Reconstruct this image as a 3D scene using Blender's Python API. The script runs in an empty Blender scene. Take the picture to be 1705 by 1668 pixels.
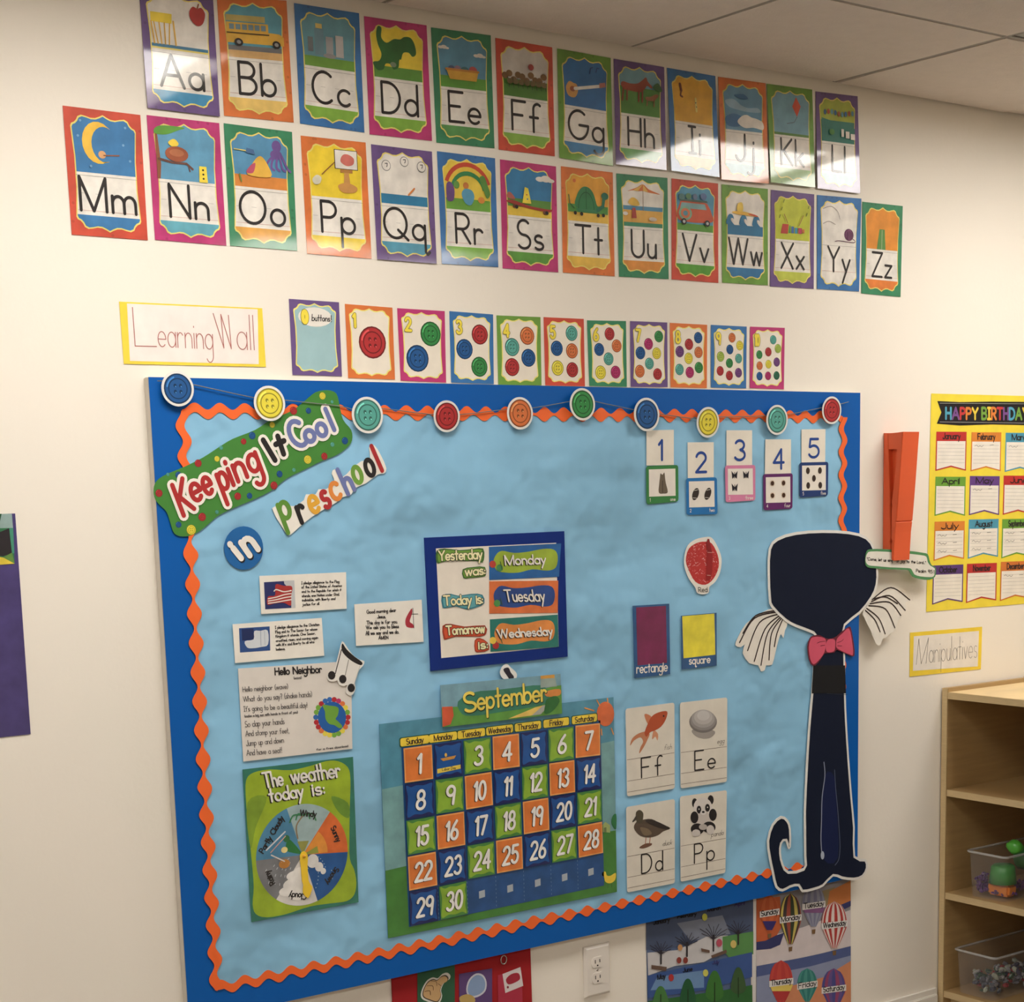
import bpy, bmesh, math, random
from mathutils import Matrix, Vector
random.seed(4)
C = bpy.context.scene.collection
scene = bpy.context.scene
pi = math.pi

# ------------------------------------------------------------------ camera
D, EYE = 3.01, 1.54                    # distance from the learning wall, eye height
RT = (0.78609261, -0.61779065, -0.01982728)
UP = (0.12209244, 0.12374836, 0.98477397)
FW = (0.60593056, 0.77654431, -0.17270524)
FPX, CX, CY = 2904.29257, 995.7135, 1313.2932
cam = bpy.data.cameras.new('camera'); co = bpy.data.objects.new('camera', cam); C.objects.link(co)
M = Matrix.Identity(4)
for i in range(3):
    M[i][0] = RT[i]; M[i][1] = UP[i]; M[i][2] = -FW[i]
M[0][3], M[1][3], M[2][3] = 0, -D, EYE
co.matrix_world = M
cam.sensor_width = 36; cam.lens = FPX*36/1705
cam.shift_x = -(CX-852.5)/1705; cam.shift_y = (CY-834)/1705
cam.clip_start = .05
scene.camera = co

# ------------------------------------------------------------------ world, exposure
w = bpy.data.worlds.new('world'); scene.world = w; w.use_nodes = True
w.node_tree.nodes['Background'].inputs[0].default_value = (.9, .85, .78, 1)
w.node_tree.nodes['Background'].inputs[1].default_value = .0
scene.view_settings.view_transform = 'Standard'; scene.view_settings.look = 'None'
scene.view_settings.exposure = 0.0; scene.view_settings.gamma = 1
scene.view_settings.use_curve_mapping = False
LIGHT = (1.0, .955, .895)
CEIL = 2.443

def lin(c):
    return tuple((x/255/12.92 if x <= 10 else ((x/255+.055)/1.055)**2.4) for x in c)
def hx(c, k=1.0):
    l = lin(c); return (min(l[0]*k, .92), min(l[1]*k, .92), min(l[2]*k, .92), 1)

def pr(c):                              # printed inks: a little duller than pure colours
    m = .3*c[0]+.59*c[1]+.11*c[2]
    return hx(tuple(max(0, (m+.88*(x-m))*.965) for x in c))

# ------------------------------------------------------------------ materials
MATS = {}
def mat(name, color=None, rough=.6, noise=.06, nscale=14, bump=0, bscale=60, spec=.5, coat=0, emit=None, es=0, attr=False, trans=0, alpha=1, nstretch=None):
    if name in MATS: return MATS[name]
    m = bpy.data.materials.new(name); m.use_nodes = True
    nt = m.node_tree; b = nt.nodes['Principled BSDF']
    tc = nt.nodes.new('ShaderNodeTexCoord')
    src = tc.outputs['Object']
    if nstretch:
        mp = nt.nodes.new('ShaderNodeMapping'); mp.inputs['Scale'].default_value = nstretch
        nt.links.new(src, mp.inputs[0]); src = mp.outputs[0]
    n = nt.nodes.new('ShaderNodeTexNoise'); n.inputs['Scale'].default_value = nscale; n.inputs['Detail'].default_value = 5
    nt.links.new(src, n.inputs['Vector'])
    r = nt.nodes.new('ShaderNodeMapRange'); r.inputs[1].default_value = .3; r.inputs[2].default_value = .7
    r.inputs[3].default_value = 1-noise; r.inputs[4].default_value = 1+noise
    nt.links.new(n.outputs['Fac'], r.inputs[0])
    mx = nt.nodes.new('ShaderNodeVectorMath'); mx.operation = 'SCALE'
    if attr:
        a = nt.nodes.new('ShaderNodeVertexColor'); a.layer_name = 'Col'
        nt.links.new(a.outputs['Color'], mx.inputs[0])
    else:
        mx.inputs[0].default_value = tuple(hx(color)[:3])
    nt.links.new(r.outputs[0], mx.inputs['Scale'])
    nt.links.new(mx.outputs[0], b.inputs['Base Color'])
    b.inputs['Roughness'].default_value = rough
    b.inputs['Specular IOR Level'].default_value = spec
    if coat: b.inputs['Coat Weight'].default_value = coat; b.inputs['Coat Roughness'].default_value = .06; b.inputs['Coat IOR'].default_value = 1.62
    if trans: b.inputs['Transmission Weight'].default_value = trans
    if alpha < 1: b.inputs['Alpha'].default_value = alpha
    if emit:
        b.inputs['Emission Color'].default_value = (*emit, 1); b.inputs['Emission Strength'].default_value = es
    if bump:
        n2 = nt.nodes.new('ShaderNodeTexNoise'); n2.inputs['Scale'].default_value = bscale; n2.inputs['Detail'].default_value = 4
        nt.links.new(src, n2.inputs['Vector'])
        bp = nt.nodes.new('ShaderNodeBump'); bp.inputs['Strength'].default_value = 1; bp.inputs['Distance'].default_value = bump
        nt.links.new(n2.outputs['Fac'], bp.inputs['Height']); nt.links.new(bp.outputs[0], b.inputs['Normal'])
    MATS[name] = m; return m
PAPER = mat('printed_paper', attr=True, rough=.55, spec=.3, noise=.05, nscale=25)
MATTE = mat('construction_paper', attr=True, rough=.8, spec=.15, noise=.05, nscale=18)
LAM = mat('laminated_print', attr=True, rough=.5, spec=.2, coat=.9, noise=.17, nscale=26)
WALLM = mat('painted_wall', (238, 231, 219), rough=.75, spec=.2, noise=.012, nscale=2, bump=.0003, bscale=90)
CEILM = mat('ceiling_tile', (226, 216, 208), rough=.95, spec=.1, noise=.02, nscale=30, bump=.0012, bscale=160)
GRID = mat('tee_bar', (150, 144, 136), rough=.6, noise=.01)
FLOORM = mat('floor_vinyl', (134, 124, 112), rough=.5, noise=.1, nscale=5)
TRIMM = mat('white_trim', (232, 228, 220), rough=.45, noise=.01)
WOOD = mat('birch_wood', (226, 199, 150), rough=.45, noise=.10, nscale=6, nstretch=(1, 2, 14))
WOOD_SHADE = mat('birch_wood_shaded', (174, 144, 98), rough=.5, noise=.08, nscale=6, nstretch=(1, 2, 14))  # darker copy of the shelf wood, the interior shade put into its colour
HARDB_SHADE = mat('hardboard_shaded', (88, 63, 37), rough=.55, noise=.07, nscale=7)  # brown back panel, darkened further to carry the shade inside the shelf
WOODE = mat('birch_edge', (204, 180, 136), rough=.6, noise=.14, nscale=40, nstretch=(60, 1, 60))
PLAST = mat('white_plastic', (226, 219, 210), rough=.35, noise=.01)
DARK = mat('dark_hole', (35, 30, 28), rough=.8)
METAL = mat('ring_metal', (200, 198, 195), rough=.25, noise=.02); METAL.node_tree.nodes['Principled BSDF'].inputs['Metallic'].default_value = .9
STRING = mat('grey_string', (120, 122, 118), rough=.9)
PIN = mat('orange_painted_wood', (222, 92, 48), rough=.5, noise=.05, nscale=10)
PIND = mat('clothespin_groove', (150, 52, 30), rough=.6)
CLEAR = mat('clear_plastic', (200, 200, 205), rough=.12, trans=0, alpha=.11, noise=.01)
CLEARR = mat('clear_plastic_rim', (205, 205, 205), rough=.2, alpha=.42, noise=.01)
TROF = mat('troffer_diffuser', (255, 250, 240), emit=LIGHT, es=12.6)

# ------------------------------------------------------------------ object helpers
def link(name, me, m, parent=None, loc=(0, 0, 0)):
    o = bpy.data.objects.new(name, me); C.objects.link(o); o.location = loc
    if m is not None: me.materials.append(m)
    if parent: o.parent = parent
    return o
def tag(o, label=None, cat=None, group=None, kind=None):
    if label: o['label'] = label
    if cat: o['category'] = cat
    if group: o['group'] = group
    if kind: o['kind'] = kind
    return o
def bm_obj(name, bm, m, parent=None, loc=(0, 0, 0), smooth=False):
    me = bpy.data.meshes.new(name); bm.normal_update(); bm.to_mesh(me); bm.free()
    if smooth:
        for p in me.polygons: p.use_smooth = True
    return link(name, me, m, parent, loc)
def box(bm, x0, x1, y0, y1, z0, z1, bev=0):
    v = [bm.verts.new(p) for p in [(x0,y0,z0),(x1,y0,z0),(x1,y1,z0),(x0,y1,z0),(x0,y0,z1),(x1,y0,z1),(x1,y1,z1),(x0,y1,z1)]]
    fs = [bm.faces.new([v[i] for i in q]) for q in ((3,2,1,0),(4,5,6,7),(0,1,5,4),(1,2,6,5),(2,3,7,6),(3,0,4,7))]
    if bev:
        es = list({e for f in fs for e in f.edges})
        bmesh.ops.bevel(bm, geom=es, offset=bev, segments=2, affect='EDGES')
    return bm
def ray(px, py):
    a, b = px-CX, py-CY
    return [FW[i]*FPX + RT[i]*a - UP[i]*b for i in range(3)]
def P(px, py, dep=0.0):                 # a point of the wall (or dep metres in front of it) seen at a pixel
    d = ray(px, py); t = (D-dep)/d[1]
    return (d[0]*t, EYE + d[2]*t)

# ------------------------------------------------------------------ stroke lettering
WORDS = 'zero one two three four five six seven eight nine ten eleven twelve thirteen fourteen fifteen sixteen seventeen eighteen nineteen twenty twenty-one twenty-two twenty-three twenty-four twenty-five twenty-six twenty-seven twenty-eight twenty-nine thirty'.split()
GL = {
'A':(.8,"0,0 .4,1 .8,0|.14,.36 .66,.36"),'B':(.6,"0,0 0,1 .3,1 .3,.76,.25,.24,90,-90 0,.52|0,.52 .3,.52 .3,.26,.3,.26,90,-90 0,0"),
'C':(.74,".42,.5,.42,.5,50,310"),'D':(.7,"0,0 0,1 .22,1 .22,.5,.48,.5,90,-90 0,0"),'E':(.6,".58,1 0,1 0,0 .6,0|0,.52 .45,.52"),
'F':(.58,".58,1 0,1 0,0|0,.52 .45,.52"),'G':(.88,".44,.5,.44,.5,52,360 .48,.5"),'H':(.6,"0,0 0,1|.6,0 .6,1|0,.52 .6,.52"),
'I':(.34,"0,1 .34,1|.17,1 .17,0|0,0 .34,0"),'J':(.5,".5,1 .5,.28 .26,.28,.24,.28,0,-160"),'K':(.6,"0,0 0,1|.58,1 0,.42|.14,.55 .6,0"),
'L':(.5,"0,1 0,0 .5,0"),'M':(.84,"0,0 0,1 .42,0 .84,1 .84,0"),'N':(.66,"0,0 0,1 .66,0 .66,1"),'O':(.9,".45,.5,.45,.5,90,450"),
'P':(.55,"0,0 0,1 .27,1 .27,.74,.28,.26,90,-90 0,.48"),'Q':(.94,".45,.5,.45,.5,90,450|.55,.28 .94,-.04"),
'R':(.58,"0,0 0,1 .27,1 .27,.74,.28,.26,90,-90 0,.48|.24,.48 .58,0"),'S':(.56,".28,.74,.26,.26,40,270 .28,.24,.28,.24,90,-145"),
'T':(.7,"0,1 .7,1|.35,1 .35,0"),'U':(.6,"0,1 0,.3 .3,.3,.3,.3,180,360 .6,1"),'V':(.7,"0,1 .35,0 .7,1"),'W':(1.1,"0,1 .28,0 .55,1 .82,0 1.1,1"),
'X':(.65,"0,1 .65,0|.65,1 0,0"),'Y':(.66,"0,1 .33,.5|.66,1 .33,.5 .33,0"),'Z':(.6,"0,1 .6,1 0,0 .6,0"),
'a':(.5,".25,.25,.25,.25,0,360|.5,.5 .5,0"),'b':(.5,"0,1 0,0|.25,.25,.25,.25,180,540"),'c':(.44,".25,.25,.25,.25,45,315"),
'd':(.5,".25,.25,.25,.25,0,360|.5,1 .5,0"),'e':(.5,".02,.25 .5,.25 .25,.25,.25,.25,0,315"),'f':(.48,".34,.78,.18,.2,50,180 .16,0|0,.5 .36,.5"),
'g':(.5,".25,.25,.25,.25,0,360|.5,.5 .5,-.22 .27,-.22,.23,.23,0,-150"),'h':(.44,"0,1 0,0|0,.26 .22,.28,.22,.22,170,0 .44,0"),
'i':(.04,".02,.5 .02,0|.02,.7 .02,.74"),'j':(.27,".25,.5 .25,-.25 .05,-.25,.2,.22,0,-130|.25,.7 .25,.74"),
'k':(.42,"0,1 0,0|.4,.5 0,.18|.13,.28 .42,0"),'l':(.02,".01,1 .01,0"),'m':(.76,"0,.5 0,0|0,.28 .19,.28,.19,.22,170,0 .38,0|.38,.28 .57,.28,.19,.22,170,0 .76,0"),
'n':(.44,"0,.5 0,0|0,.26 .22,.28,.22,.22,170,0 .44,0"),'o':(.5,".25,.25,.25,.25,90,450"),'p':(.5,"0,.5 0,-.45|.25,.25,.25,.25,180,540"),
'q':(.6,".25,.25,.25,.25,0,360|.5,.5 .5,-.4 .58,-.48 .66,-.4"),'r':(.36,"0,.5 0,0|0,.25 .19,.27,.19,.23,170,40"),
's':(.38,".19,.375,.17,.125,40,270 .19,.125,.19,.125,90,-145"),'t':(.34,".17,.95 .17,0|0,.52 .34,.52"),
'u':(.4,"0,.5 0,.2 .2,.2,.2,.2,180,360 .4,.5|.4,.3 .4,0"),'v':(.42,"0,.5 .21,0 .42,.5"),'w':(.66,"0,.5 .17,0 .33,.5 .5,0 .66,.5"),
'x':(.42,"0,.5 .42,0|.42,.5 0,0"),'y':(.44,"0,.5 .23,0|.44,.5 .02,-.45"),'z':(.4,"0,.5 .4,.5 0,0 .4,0"),
'0':(.52,".26,.5,.26,.5,90,450"),'1':(.2,"0,.8 .18,1 .18,0"),'2':(.55,".27,.73,.26,.27,165,-35 0,0 .55,0"),
'3':(.52,".25,.76,.23,.24,150,-80 .25,.26,.27,.26,80,-150"),'4':(.56,".42,0 .42,1 0,.32 .56,.32"),'5':(.52,".48,1 .08,1 .04,.58 .25,.32,.27,.32,125,-150"),
'6':(.52,".42,1 .2,.76 .07,.52 .26,.27,.26,.27,168,488"),'7':(.52,"0,1 .52,1 .18,0"),'8':(.52,".26,.76,.21,.24,-90,270|.26,.26,.26,.26,90,450"),
'9':(.5,".25,.74,.25,.26,0,360|.5,.74 .42,0"),'.':(.04,".02,0 .02,.03"),',':(.08,".06,.03 0,-.14"),'!':(.04,".02,1 .02,.3|.02,0 .02,.04"),
'?':(.42,".2,.78,.2,.22,160,-60 .2,.42 .2,.25|.2,0 .2,.04"),':':(.04,".02,.08 .02,.11|.02,.42 .02,.45"),'(':(.16,".2,1.05 .02,.75 .02,.2 .2,-.1"),
')':(.16,"0,1.05 .17,.75 .17,.2 0,-.1"),'"':(.16,"0,1 0,.78|.14,1 .14,.78"),"'":(.03,".01,1 .01,.78"),'-':(.3,"0,.4 .3,.4"),' ':(.32,''),
}
def strokes(ch, seg):
    wd, s = GL.get(ch, GL['-'])
    out = []
    for st in s.split('|'):
        if not st: continue
        pts = []
        for tk in st.split():
            n = [float(q) for q in tk.split(',')]
            if len(n) == 2: pts.append((n[0], n[1]))
            else:
                cx, cy, rx, ry, a0, a1 = n
                k = max(2, int(abs(a1-a0)/seg))
                for i in range(k+1):
                    a = math.radians(a0+(a1-a0)*i/k); pts.append((cx+rx*math.cos(a), cy+ry*math.sin(a)))
        out.append(pts)
    return wd, out

def area(p): return .5*sum(p[i-1][0]*p[i][1]-p[i][0]*p[i-1][1] for i in range(len(p)))
class Art:
    """collects flat printed shapes lying in a plane dep metres in front of the wall; local = wall metres about an origin"""
    def __init__(s, org, dep):
        s.o = org; s.dep = dep; s.v = []; s.f = []; s.c = []; s.n = 0
    def L(s, px, py):
        x, z = P(px, py, s.dep); return (x-s.o[0], z-s.o[1])
    def poly(s, pts, col, lay=1, k=1):
        q = []
        for p in pts:
            if not q or abs(p[0]-q[-1][0])+abs(p[1]-q[-1][1]) > 1e-6: q.append(p)
        if len(q) > 2 and abs(q[0][0]-q[-1][0])+abs(q[0][1]-q[-1][1]) < 1e-6: q.pop()
        if len(q) < 3: return
        if area(q) < 0: q = q[::-1]
        s.n += 1
        d = lay*.00022 + (s.n % 24)*.000007
        b = len(s.v); s.v += [(x, -d, z) for x, z in q]; s.f.append(list(range(b, b+len(q)))); s.c.append(pr(col))
    def pp(s, pts, col, lay=1, kf=None, k=1):
        s.poly([s.L(*(kf(*p) if kf else p)) for p in pts], col, lay, k)
    def ell(s, x, y, rx, ry, col, lay=1, n=20, rot=0):
        cr, sr = math.cos(rot), math.sin(rot)
        s.poly([(x+rx*math.cos(2*pi*i/n)*cr-ry*math.sin(2*pi*i/n)*sr, y+rx*math.cos(2*pi*i/n)*sr+ry*math.sin(2*pi*i/n)*cr) for i in range(n)], col, lay)
    def pell(s, px, py, rx, ry, col, lay=1, n=20):
        s.pp([(px+rx*math.cos(2*pi*i/n), py+ry*math.sin(2*pi*i/n)) for i in range(n)], col, lay)
    def line(s, pts, w, col, lay=1, cap=4):
        q = []
        for p in pts:
            if not q or math.hypot(p[0]-q[-1][0], p[1]-q[-1][1]) > max(1e-5, w*.06): q.append(p)
        if len(q) < 2:
            if q: s.ell(q[0][0], q[0][1], w/2, w/2, col, lay, 8)
            return
        # split at sharp corners
        parts = [[q[0]]]
        for i in range(1, len(q)-1):
            a = (q[i][0]-q[i-1][0], q[i][1]-q[i-1][1]); b = (q[i+1][0]-q[i][0], q[i+1][1]-q[i][1])
            parts[-1].append(q[i])
            if (a[0]*b[0]+a[1]*b[1]) < .6*math.hypot(*a)*math.hypot(*b): parts.append([q[i]])
        parts[-1].append(q[-1])
        for pt in parts:
            if sum(math.dist(u, v) for u, v in zip(pt, pt[1:])) > w*.25 or len(parts) == 1: s._rib(pt, w, col, lay, cap)
    def _rib(s, q, w, col, lay, cap):
        closed = len(q) > 4 and math.hypot(q[0][0]-q[-1][0], q[0][1]-q[-1][1]) < 1e-4
        n = len(q); h = w/2; Lf = []; Rg = []
        for i in range(n):
            if closed: a, b = q[i-1 if i else n-2], q[i+1 if i < n-1 else 1]
            else: a, b = q[max(i-1, 0)], q[min(i+1, n-1)]
            t = (b[0]-a[0], b[1]-a[1]); l = math.hypot(*t) or 1; nx, ny = -t[1]/l, t[0]/l
            Lf.append((q[i][0]+nx*h, q[i][1]+ny*h)); Rg.append((q[i][0]-nx*h, q[i][1]-ny*h))
        s.n += 1; d = lay*.00022+(s.n % 24)*.000007
        b = len(s.v)
        for i in range(n): s.v += [(Lf[i][0], -d-i*1.2e-6, Lf[i][1]), (Rg[i][0], -d-i*1.2e-6, Rg[i][1])]
        cc = pr(col)
        for i in range(n-1):
            s.f.append([b+2*i, b+2*i+1, b+2*i+3, b+2*i+2]); s.c.append(cc)
        if not closed and cap:
            for e, (p, o) in enumerate(((q[0], q[1]), (q[-1], q[-2]))):
                a0 = math.atan2(p[1]-o[1], p[0]-o[0])
                k = len(s.v)
                idx = []
                for i in range(cap+1):
                    a = a0-pi/2+pi*i/cap; s.v.append((p[0]+h*math.cos(a), -d+.00002-e*.000045, p[1]+h*math.sin(a))); idx.append(k+i)
                s.f.append(idx); s.c.append(cc)
    def glyphs(s, txt, m, wt, col, lay, xh=.5, seg=24, gap=.16, cols=None, jit=0, outline=None):
        x = 0
        for i, ch in enumerate(txt):
            wd, sts = strokes(ch, seg)
            dy = random.uniform(-jit, jit)
            c = cols[i % len(cols)] if cols else col
            for st in sts:
                def f(v):
                    if v <= 0: return v
                    if v <= .5: return v*xh/.5
                    return xh+(v-.5)/.5*(1-xh)
                lower = ch.islower()
                pts = [m(x+u, (f(v) if lower else v)+dy) for u, v in st]
                if outline: s.line(pts, wt+outline[0], outline[1], lay-1, 6)
                s.line(pts, wt, c, lay, 4 if wt < .004 else 6)
            x += wd+gap
        return x
    def width(s, txt, gap=.16): return sum(GL.get(c, GL['-'])[0] for c in txt)+gap*(len(txt)-1)
    def text(s, txt, x, y, h, wt, col, lay=3, fit=None, sx=1, align='l', rot=0, slant=0, gap=.16, **kw):
        W = s.width(txt, gap)
        if fit: sx = fit/(W*h)
        if align == 'c': off = -W*h*sx/2
        elif align == 'r': off = -W*h*sx
        else: off = 0
        cr, sr = math.cos(rot), math.sin(rot)
        def m(u, v):
            a, b = off+u*h*sx+slant*v*h, v*h; return (x+a*cr-b*sr, y+a*sr+b*cr)
        s.glyphs(txt, m, wt, col, lay, gap=gap, **kw)
    def ptext(s, txt, A, B, T, wt, col, lay=3, kf=None, gap=.16, **kw):
        # baseline start A, baseline end B, top of the first capital T, all as photo points on this surface
        if kf: A, B, T = kf(*A), kf(*B), kf(*T)
        a, b, t = s.L(*A), s.L(*B), s.L(*T); W = s.width(txt, gap)
        def m(u, v): return (a[0]+(b[0]-a[0])*u/W+(t[0]-a[0])*v, a[1]+(b[1]-a[1])*u/W+(t[1]-a[1])*v)
        s.glyphs(txt, m, wt, col, lay, gap=gap, **kw)
    def build(s, name, m, parent=None):
        me = bpy.data.meshes.new(name); me.from_pydata(s.v, [], s.f)
        ca = me.color_attributes.new('Col', 'FLOAT_COLOR', 'CORNER'); k = 0; data = []
        for f, c in zip(s.f, s.c): data += list(c)*len(f)
        ca.data.foreach_set('color', data); me.update()
        loc = (0, 0, 0) if parent else (s.o[0], -s.dep, s.o[1])
        return link(name, me, m, parent, loc)
def sheet(name, pts, dep, col, m, parent=None, org=None, th=.0006, back=None):
    """a cut sheet of outline pts (wall metres), its front dep in front of the wall, with real thickness"""
    if area(pts) < 0: pts = pts[::-1]
    if org is None:
        xs = [p[0] for p in pts]; zs = [p[1] for p in pts]; org = ((min(xs)+max(xs))/2, (min(zs)+max(zs))/2)
    n = len(pts); v = [(x-org[0], 0, z-org[1]) for x, z in pts]+[(x-org[0], th, z-org[1]) for x, z in pts]
    f = [list(range(n)), list(range(2*n-1, n-1, -1))]+[[(i+1) % n, i, n+i, n+(i+1) % n] for i in range(n)]
    me = bpy.data.meshes.new(name); me.from_pydata(v, [], f)
    ca = me.color_attributes.new('Col', 'FLOAT_COLOR', 'CORNER')
    c1 = pr(col); c2 = pr(back or col); data = list(c1)*n+list(c2)*n+list(c2)*(4*n)
    ca.data.foreach_set('color', data); me.update()
    o = link(name, me, m, parent, (0, 0, 0) if parent else (org[0], -dep, org[1]))
    return o, org
def frame(q, dep, art):                 # bilinear frame of a quad TL,TR,BL,BR given by its photo corners
    tl, tr, bl, br = [art.L(*p) for p in q]
    def F(u, v): return tuple((bl[i]*(1-u)+br[i]*u)*(1-v)+(tl[i]*(1-u)+tr[i]*u)*v for i in (0, 1))
    return F
def rquad(q, dep, rnd=0, n=5):          # rectangle outline (wall metres) with rounded corners
    tl, tr, bl, br = [P(*p, dep) for p in q]
    def F(u, v): return tuple((bl[i]*(1-u)+br[i]*u)*(1-v)+(tl[i]*(1-u)+tr[i]*u)*v for i in (0, 1))
    if not rnd: return [bl, br, tr, tl]
    w_ = math.hypot(tr[0]-tl[0], tr[1]-tl[1]); h_ = math.hypot(tr[0]-br[0], tr[1]-br[1])
    a, b = rnd/w_, rnd/h_; out = []
    for cx, cy, a0 in ((1-a, b, -90), (1-a, 1-b, 0), (a, 1-b, 90), (a, b, 180)):
        for i in range(n+1):
            t = math.radians(a0+90*i/n); out.append(F(cx+a*math.cos(t), cy+b*math.sin(t)))
    return out
def card(name, q, dep, col, m, label, cat, group=None, rnd=0, th=.0006):
    o, org = sheet(name, rquad(q, dep, rnd), dep, col, m, th=th); tag(o, label, cat, group)
    a = Art(org, dep); a.F = frame(q, dep, a); a.obj = o
    return o, a
def sub(a):                             # another print layer set on the same thing
    b = Art(a.o, a.dep); 
    if hasattr(a, 'F'): b.F = a.F
    return b
def K(sc, ox, oy): return lambda x, y: (ox+x/sc, oy+y/sc)
def smooth(pts, n=4, closed=True):      # Catmull-Rom
    out = []; N = len(pts)
    for i in range(N if closed else N-1):
        p = [pts[(i+j-1) % N] if closed else pts[min(max(i+j-1, 0), N-1)] for j in range(4)]
        for k in range(n):
            t = k/n
            out.append(tuple(.5*((2*p[1][d])+(-p[0][d]+p[2][d])*t+(2*p[0][d]-5*p[1][d]+4*p[2][d]-p[3][d])*t*t+(-p[0][d]+3*p[1][d]-3*p[2][d]+p[3][d])*t**3) for d in (0, 1)))
    if not closed: out.append(pts[-1])
    return out
def cutout(name, pxs, dep, col, m, label=None, cat=None, group=None, kf=None, sm=3, th=.0008, parent=None, org=None):
    if sm: pxs = smooth(pxs, sm)
    o, org = sheet(name, [P(*(kf(*p) if kf else p), dep) for p in pxs], dep, col, m, th=th, parent=parent, org=org)
    if label: tag(o, label, cat, group)
    a = Art(org, dep); a.obj = o; return o, a

# ================================================================== ROOM
X0, X1, Y1 = -3.0, 5.6, -6.2
def struct(name, bm, m, parent=None, loc=(0, 0, 0)):
    o = bm_obj(name, bm, m, parent, loc); o['kind'] = 'structure'; return o
struct('wall_back', box(bmesh.new(), X0, X1, 0, .12, 0, 2.7), WALLM)
struct('wall_left', box(bmesh.new(), X0-.12, X0, Y1, .12, 0, 2.7), WALLM)
struct('wall_right', box(bmesh.new(), X1, X1+.12, Y1, .12, 0, 2.7), WALLM)
struct('wall_front', box(bmesh.new(), X0-.12, X1+.12, Y1-.12, Y1, 0, 2.7), WALLM)
struct('floor', box(bmesh.new(), X0-.12, X1+.12, Y1-.12, .12, -.1, 0), FLOORM)
bmb = box(bmesh.new(), X0, 3.48, -.014, -.0005, 0, .175, .003); box(bmb, X0, 3.48, -.009, -.0005, .175, .19)
struct('baseboard_back', bmb, TRIMM)
# suspended ceiling: slab above, tee bars, tiles one by one where they are seen, troffers in the grid
ceil = struct('ceiling', box(bmesh.new(), X0-.12, X1+.12, Y1-.12, .12, 2.5, 2.6), CEILM)
G = .61
gx = [1.867+G*k for k in range(-9, 8)]; gy = [.11-G*k for k in range(0, 12)]
gx = [x for x in gx if X0 < x < X1]; gy = [y for y in gy if Y1 < y]
troffers = [(3.097, -.50), (.657, -.50), (-1.783, -.50), (3.097, -2.94), (.657, -2.94), (-1.783, -2.94)]
def is_trof(x, y):
    return any(tx-.01 < x < tx+2*G-.01 and ty-G+.01 < y+.01 < ty+.02 for tx, ty in troffers)
xs = [X0]+gx+[X1]; ys = [0]+[y for y in gy if y < -.05]+[Y1]
tile_me = {}
for j in range(len(ys)-1):
    for i in range(len(xs)-1):
        xa, xb, yb, ya = xs[i], xs[i+1], ys[j], ys[j+1]
        if is_trof(xa+.02, yb-.02): continue
        key = (round(xb-xa, 3), round(yb-ya, 3))
        if key not in tile_me:
            bm = box(bmesh.new(), .004, key[0]-.004, .004, key[1]-.004, 0, .016, .0025)
            me = bpy.data.meshes.new('ceiling_tile'); bm.to_mesh(me); bm.free(); me.materials.append(CEILM); tile_me[key] = me
        o = bpy.data.objects.new('ceiling_tile', tile_me[key]); C.objects.link(o); o.parent = ceil
        o.location = (xa, ya, CEIL+random.uniform(0, .0025)); o.rotation_euler = (random.uniform(-.002, .002), random.uniform(-.002, .002), 0)
bmg = bmesh.new()
for x in gx: box(bmg, x-.006, x+.006, Y1, 0, CEIL+.003, CEIL+.03)
for y in gy: box(bmg, X0, X1, y-.006, y+.006, CEIL+.0035, CEIL+.03)
bm_obj('tee_bar', bmg, GRID, ceil)['kind'] = 'stuff'
t0 = None
for k, (tx, ty) in enumerate(troffers):
    e = bpy.data.objects.new('ceiling_light', None); C.objects.link(e); e.location = (tx+G, ty-G/2, CEIL+.01)
    tag(e, ['recessed ceiling light panel above the right end of the alphabet rows', 'recessed ceiling light panel above the first alphabet cards, out of the picture',
        'recessed ceiling light panel by the wall, far left behind the viewer\'s side', 'recessed ceiling light panel in the middle row, to the right', 'recessed ceiling light panel in the middle row, above the viewer',
        'recessed ceiling light panel in the middle row, to the left', 'recessed ceiling light panel in the rear row, to the right', 'recessed ceiling light panel in the rear row, behind the viewer'][k], 'ceiling light', 'recessed ceiling lights')
    if t0 is None:
        bf = bmesh.new()
        a, b = G-.008, G/2-.008
        for q in ((-a, a, -b, -b+.03), (-a, a, b-.03, b), (-a, -a+.04, -b, b), (a-.04, a, -b, b)): box(bf, *q, -.004, .05)
        f1 = bm_obj('light_frame', bf, TRIMM, e)
        f2 = bm_obj('diffuser', box(bmesh.new(), -a+.04, a-.04, -b+.03, b-.03, .04, .048), TROF, e); t0 = (f1, f2)
    else:
        for f in t0:
            c = f.copy(); C.objects.link(c); c.parent = e

# ================================================================== BULLETIN BOARD
BD = .022
bx0 = (P(247.9, 624.6, BD)[0]+P(311.5, 1663, BD)[0])/2; bx1 = P(1432, 700, BD)[0]
bz1 = (P(247.9, 624.6, BD)[1]+P(1433, 655, BD)[1]+P(840, 642, BD)[1])/3
bz0 = (P(520, 1659.5, BD)[1]+P(800, 1594, BD)[1]+P(1257, 1497.2, BD)[1])/3
board = bpy.data.objects.new('bulletin_board', None); C.objects.link(board); board.location = (bx0, 0, bz0)
tag(board, 'large bulletin board covered in light blue paper with a royal blue paper border', 'bulletin board')
BW, BH = bx1-bx0, bz1-bz0
bm_obj('panel', box(bmesh.new(), 0, BW, -BD+.0012, -.0004, 0, BH, .0015), mat('board_core', (206, 199, 188), rough=.8), board)
BLUE = mat('royal_blue_paper', (4, 90, 172), rough=.5, spec=.25, noise=.03, nscale=4, bump=.002, bscale=6)
LBLUE = mat('light_blue_paper', (138, 190, 222), rough=.6, spec=.3, noise=.035, nscale=3, bump=.075, bscale=2.6)
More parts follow.
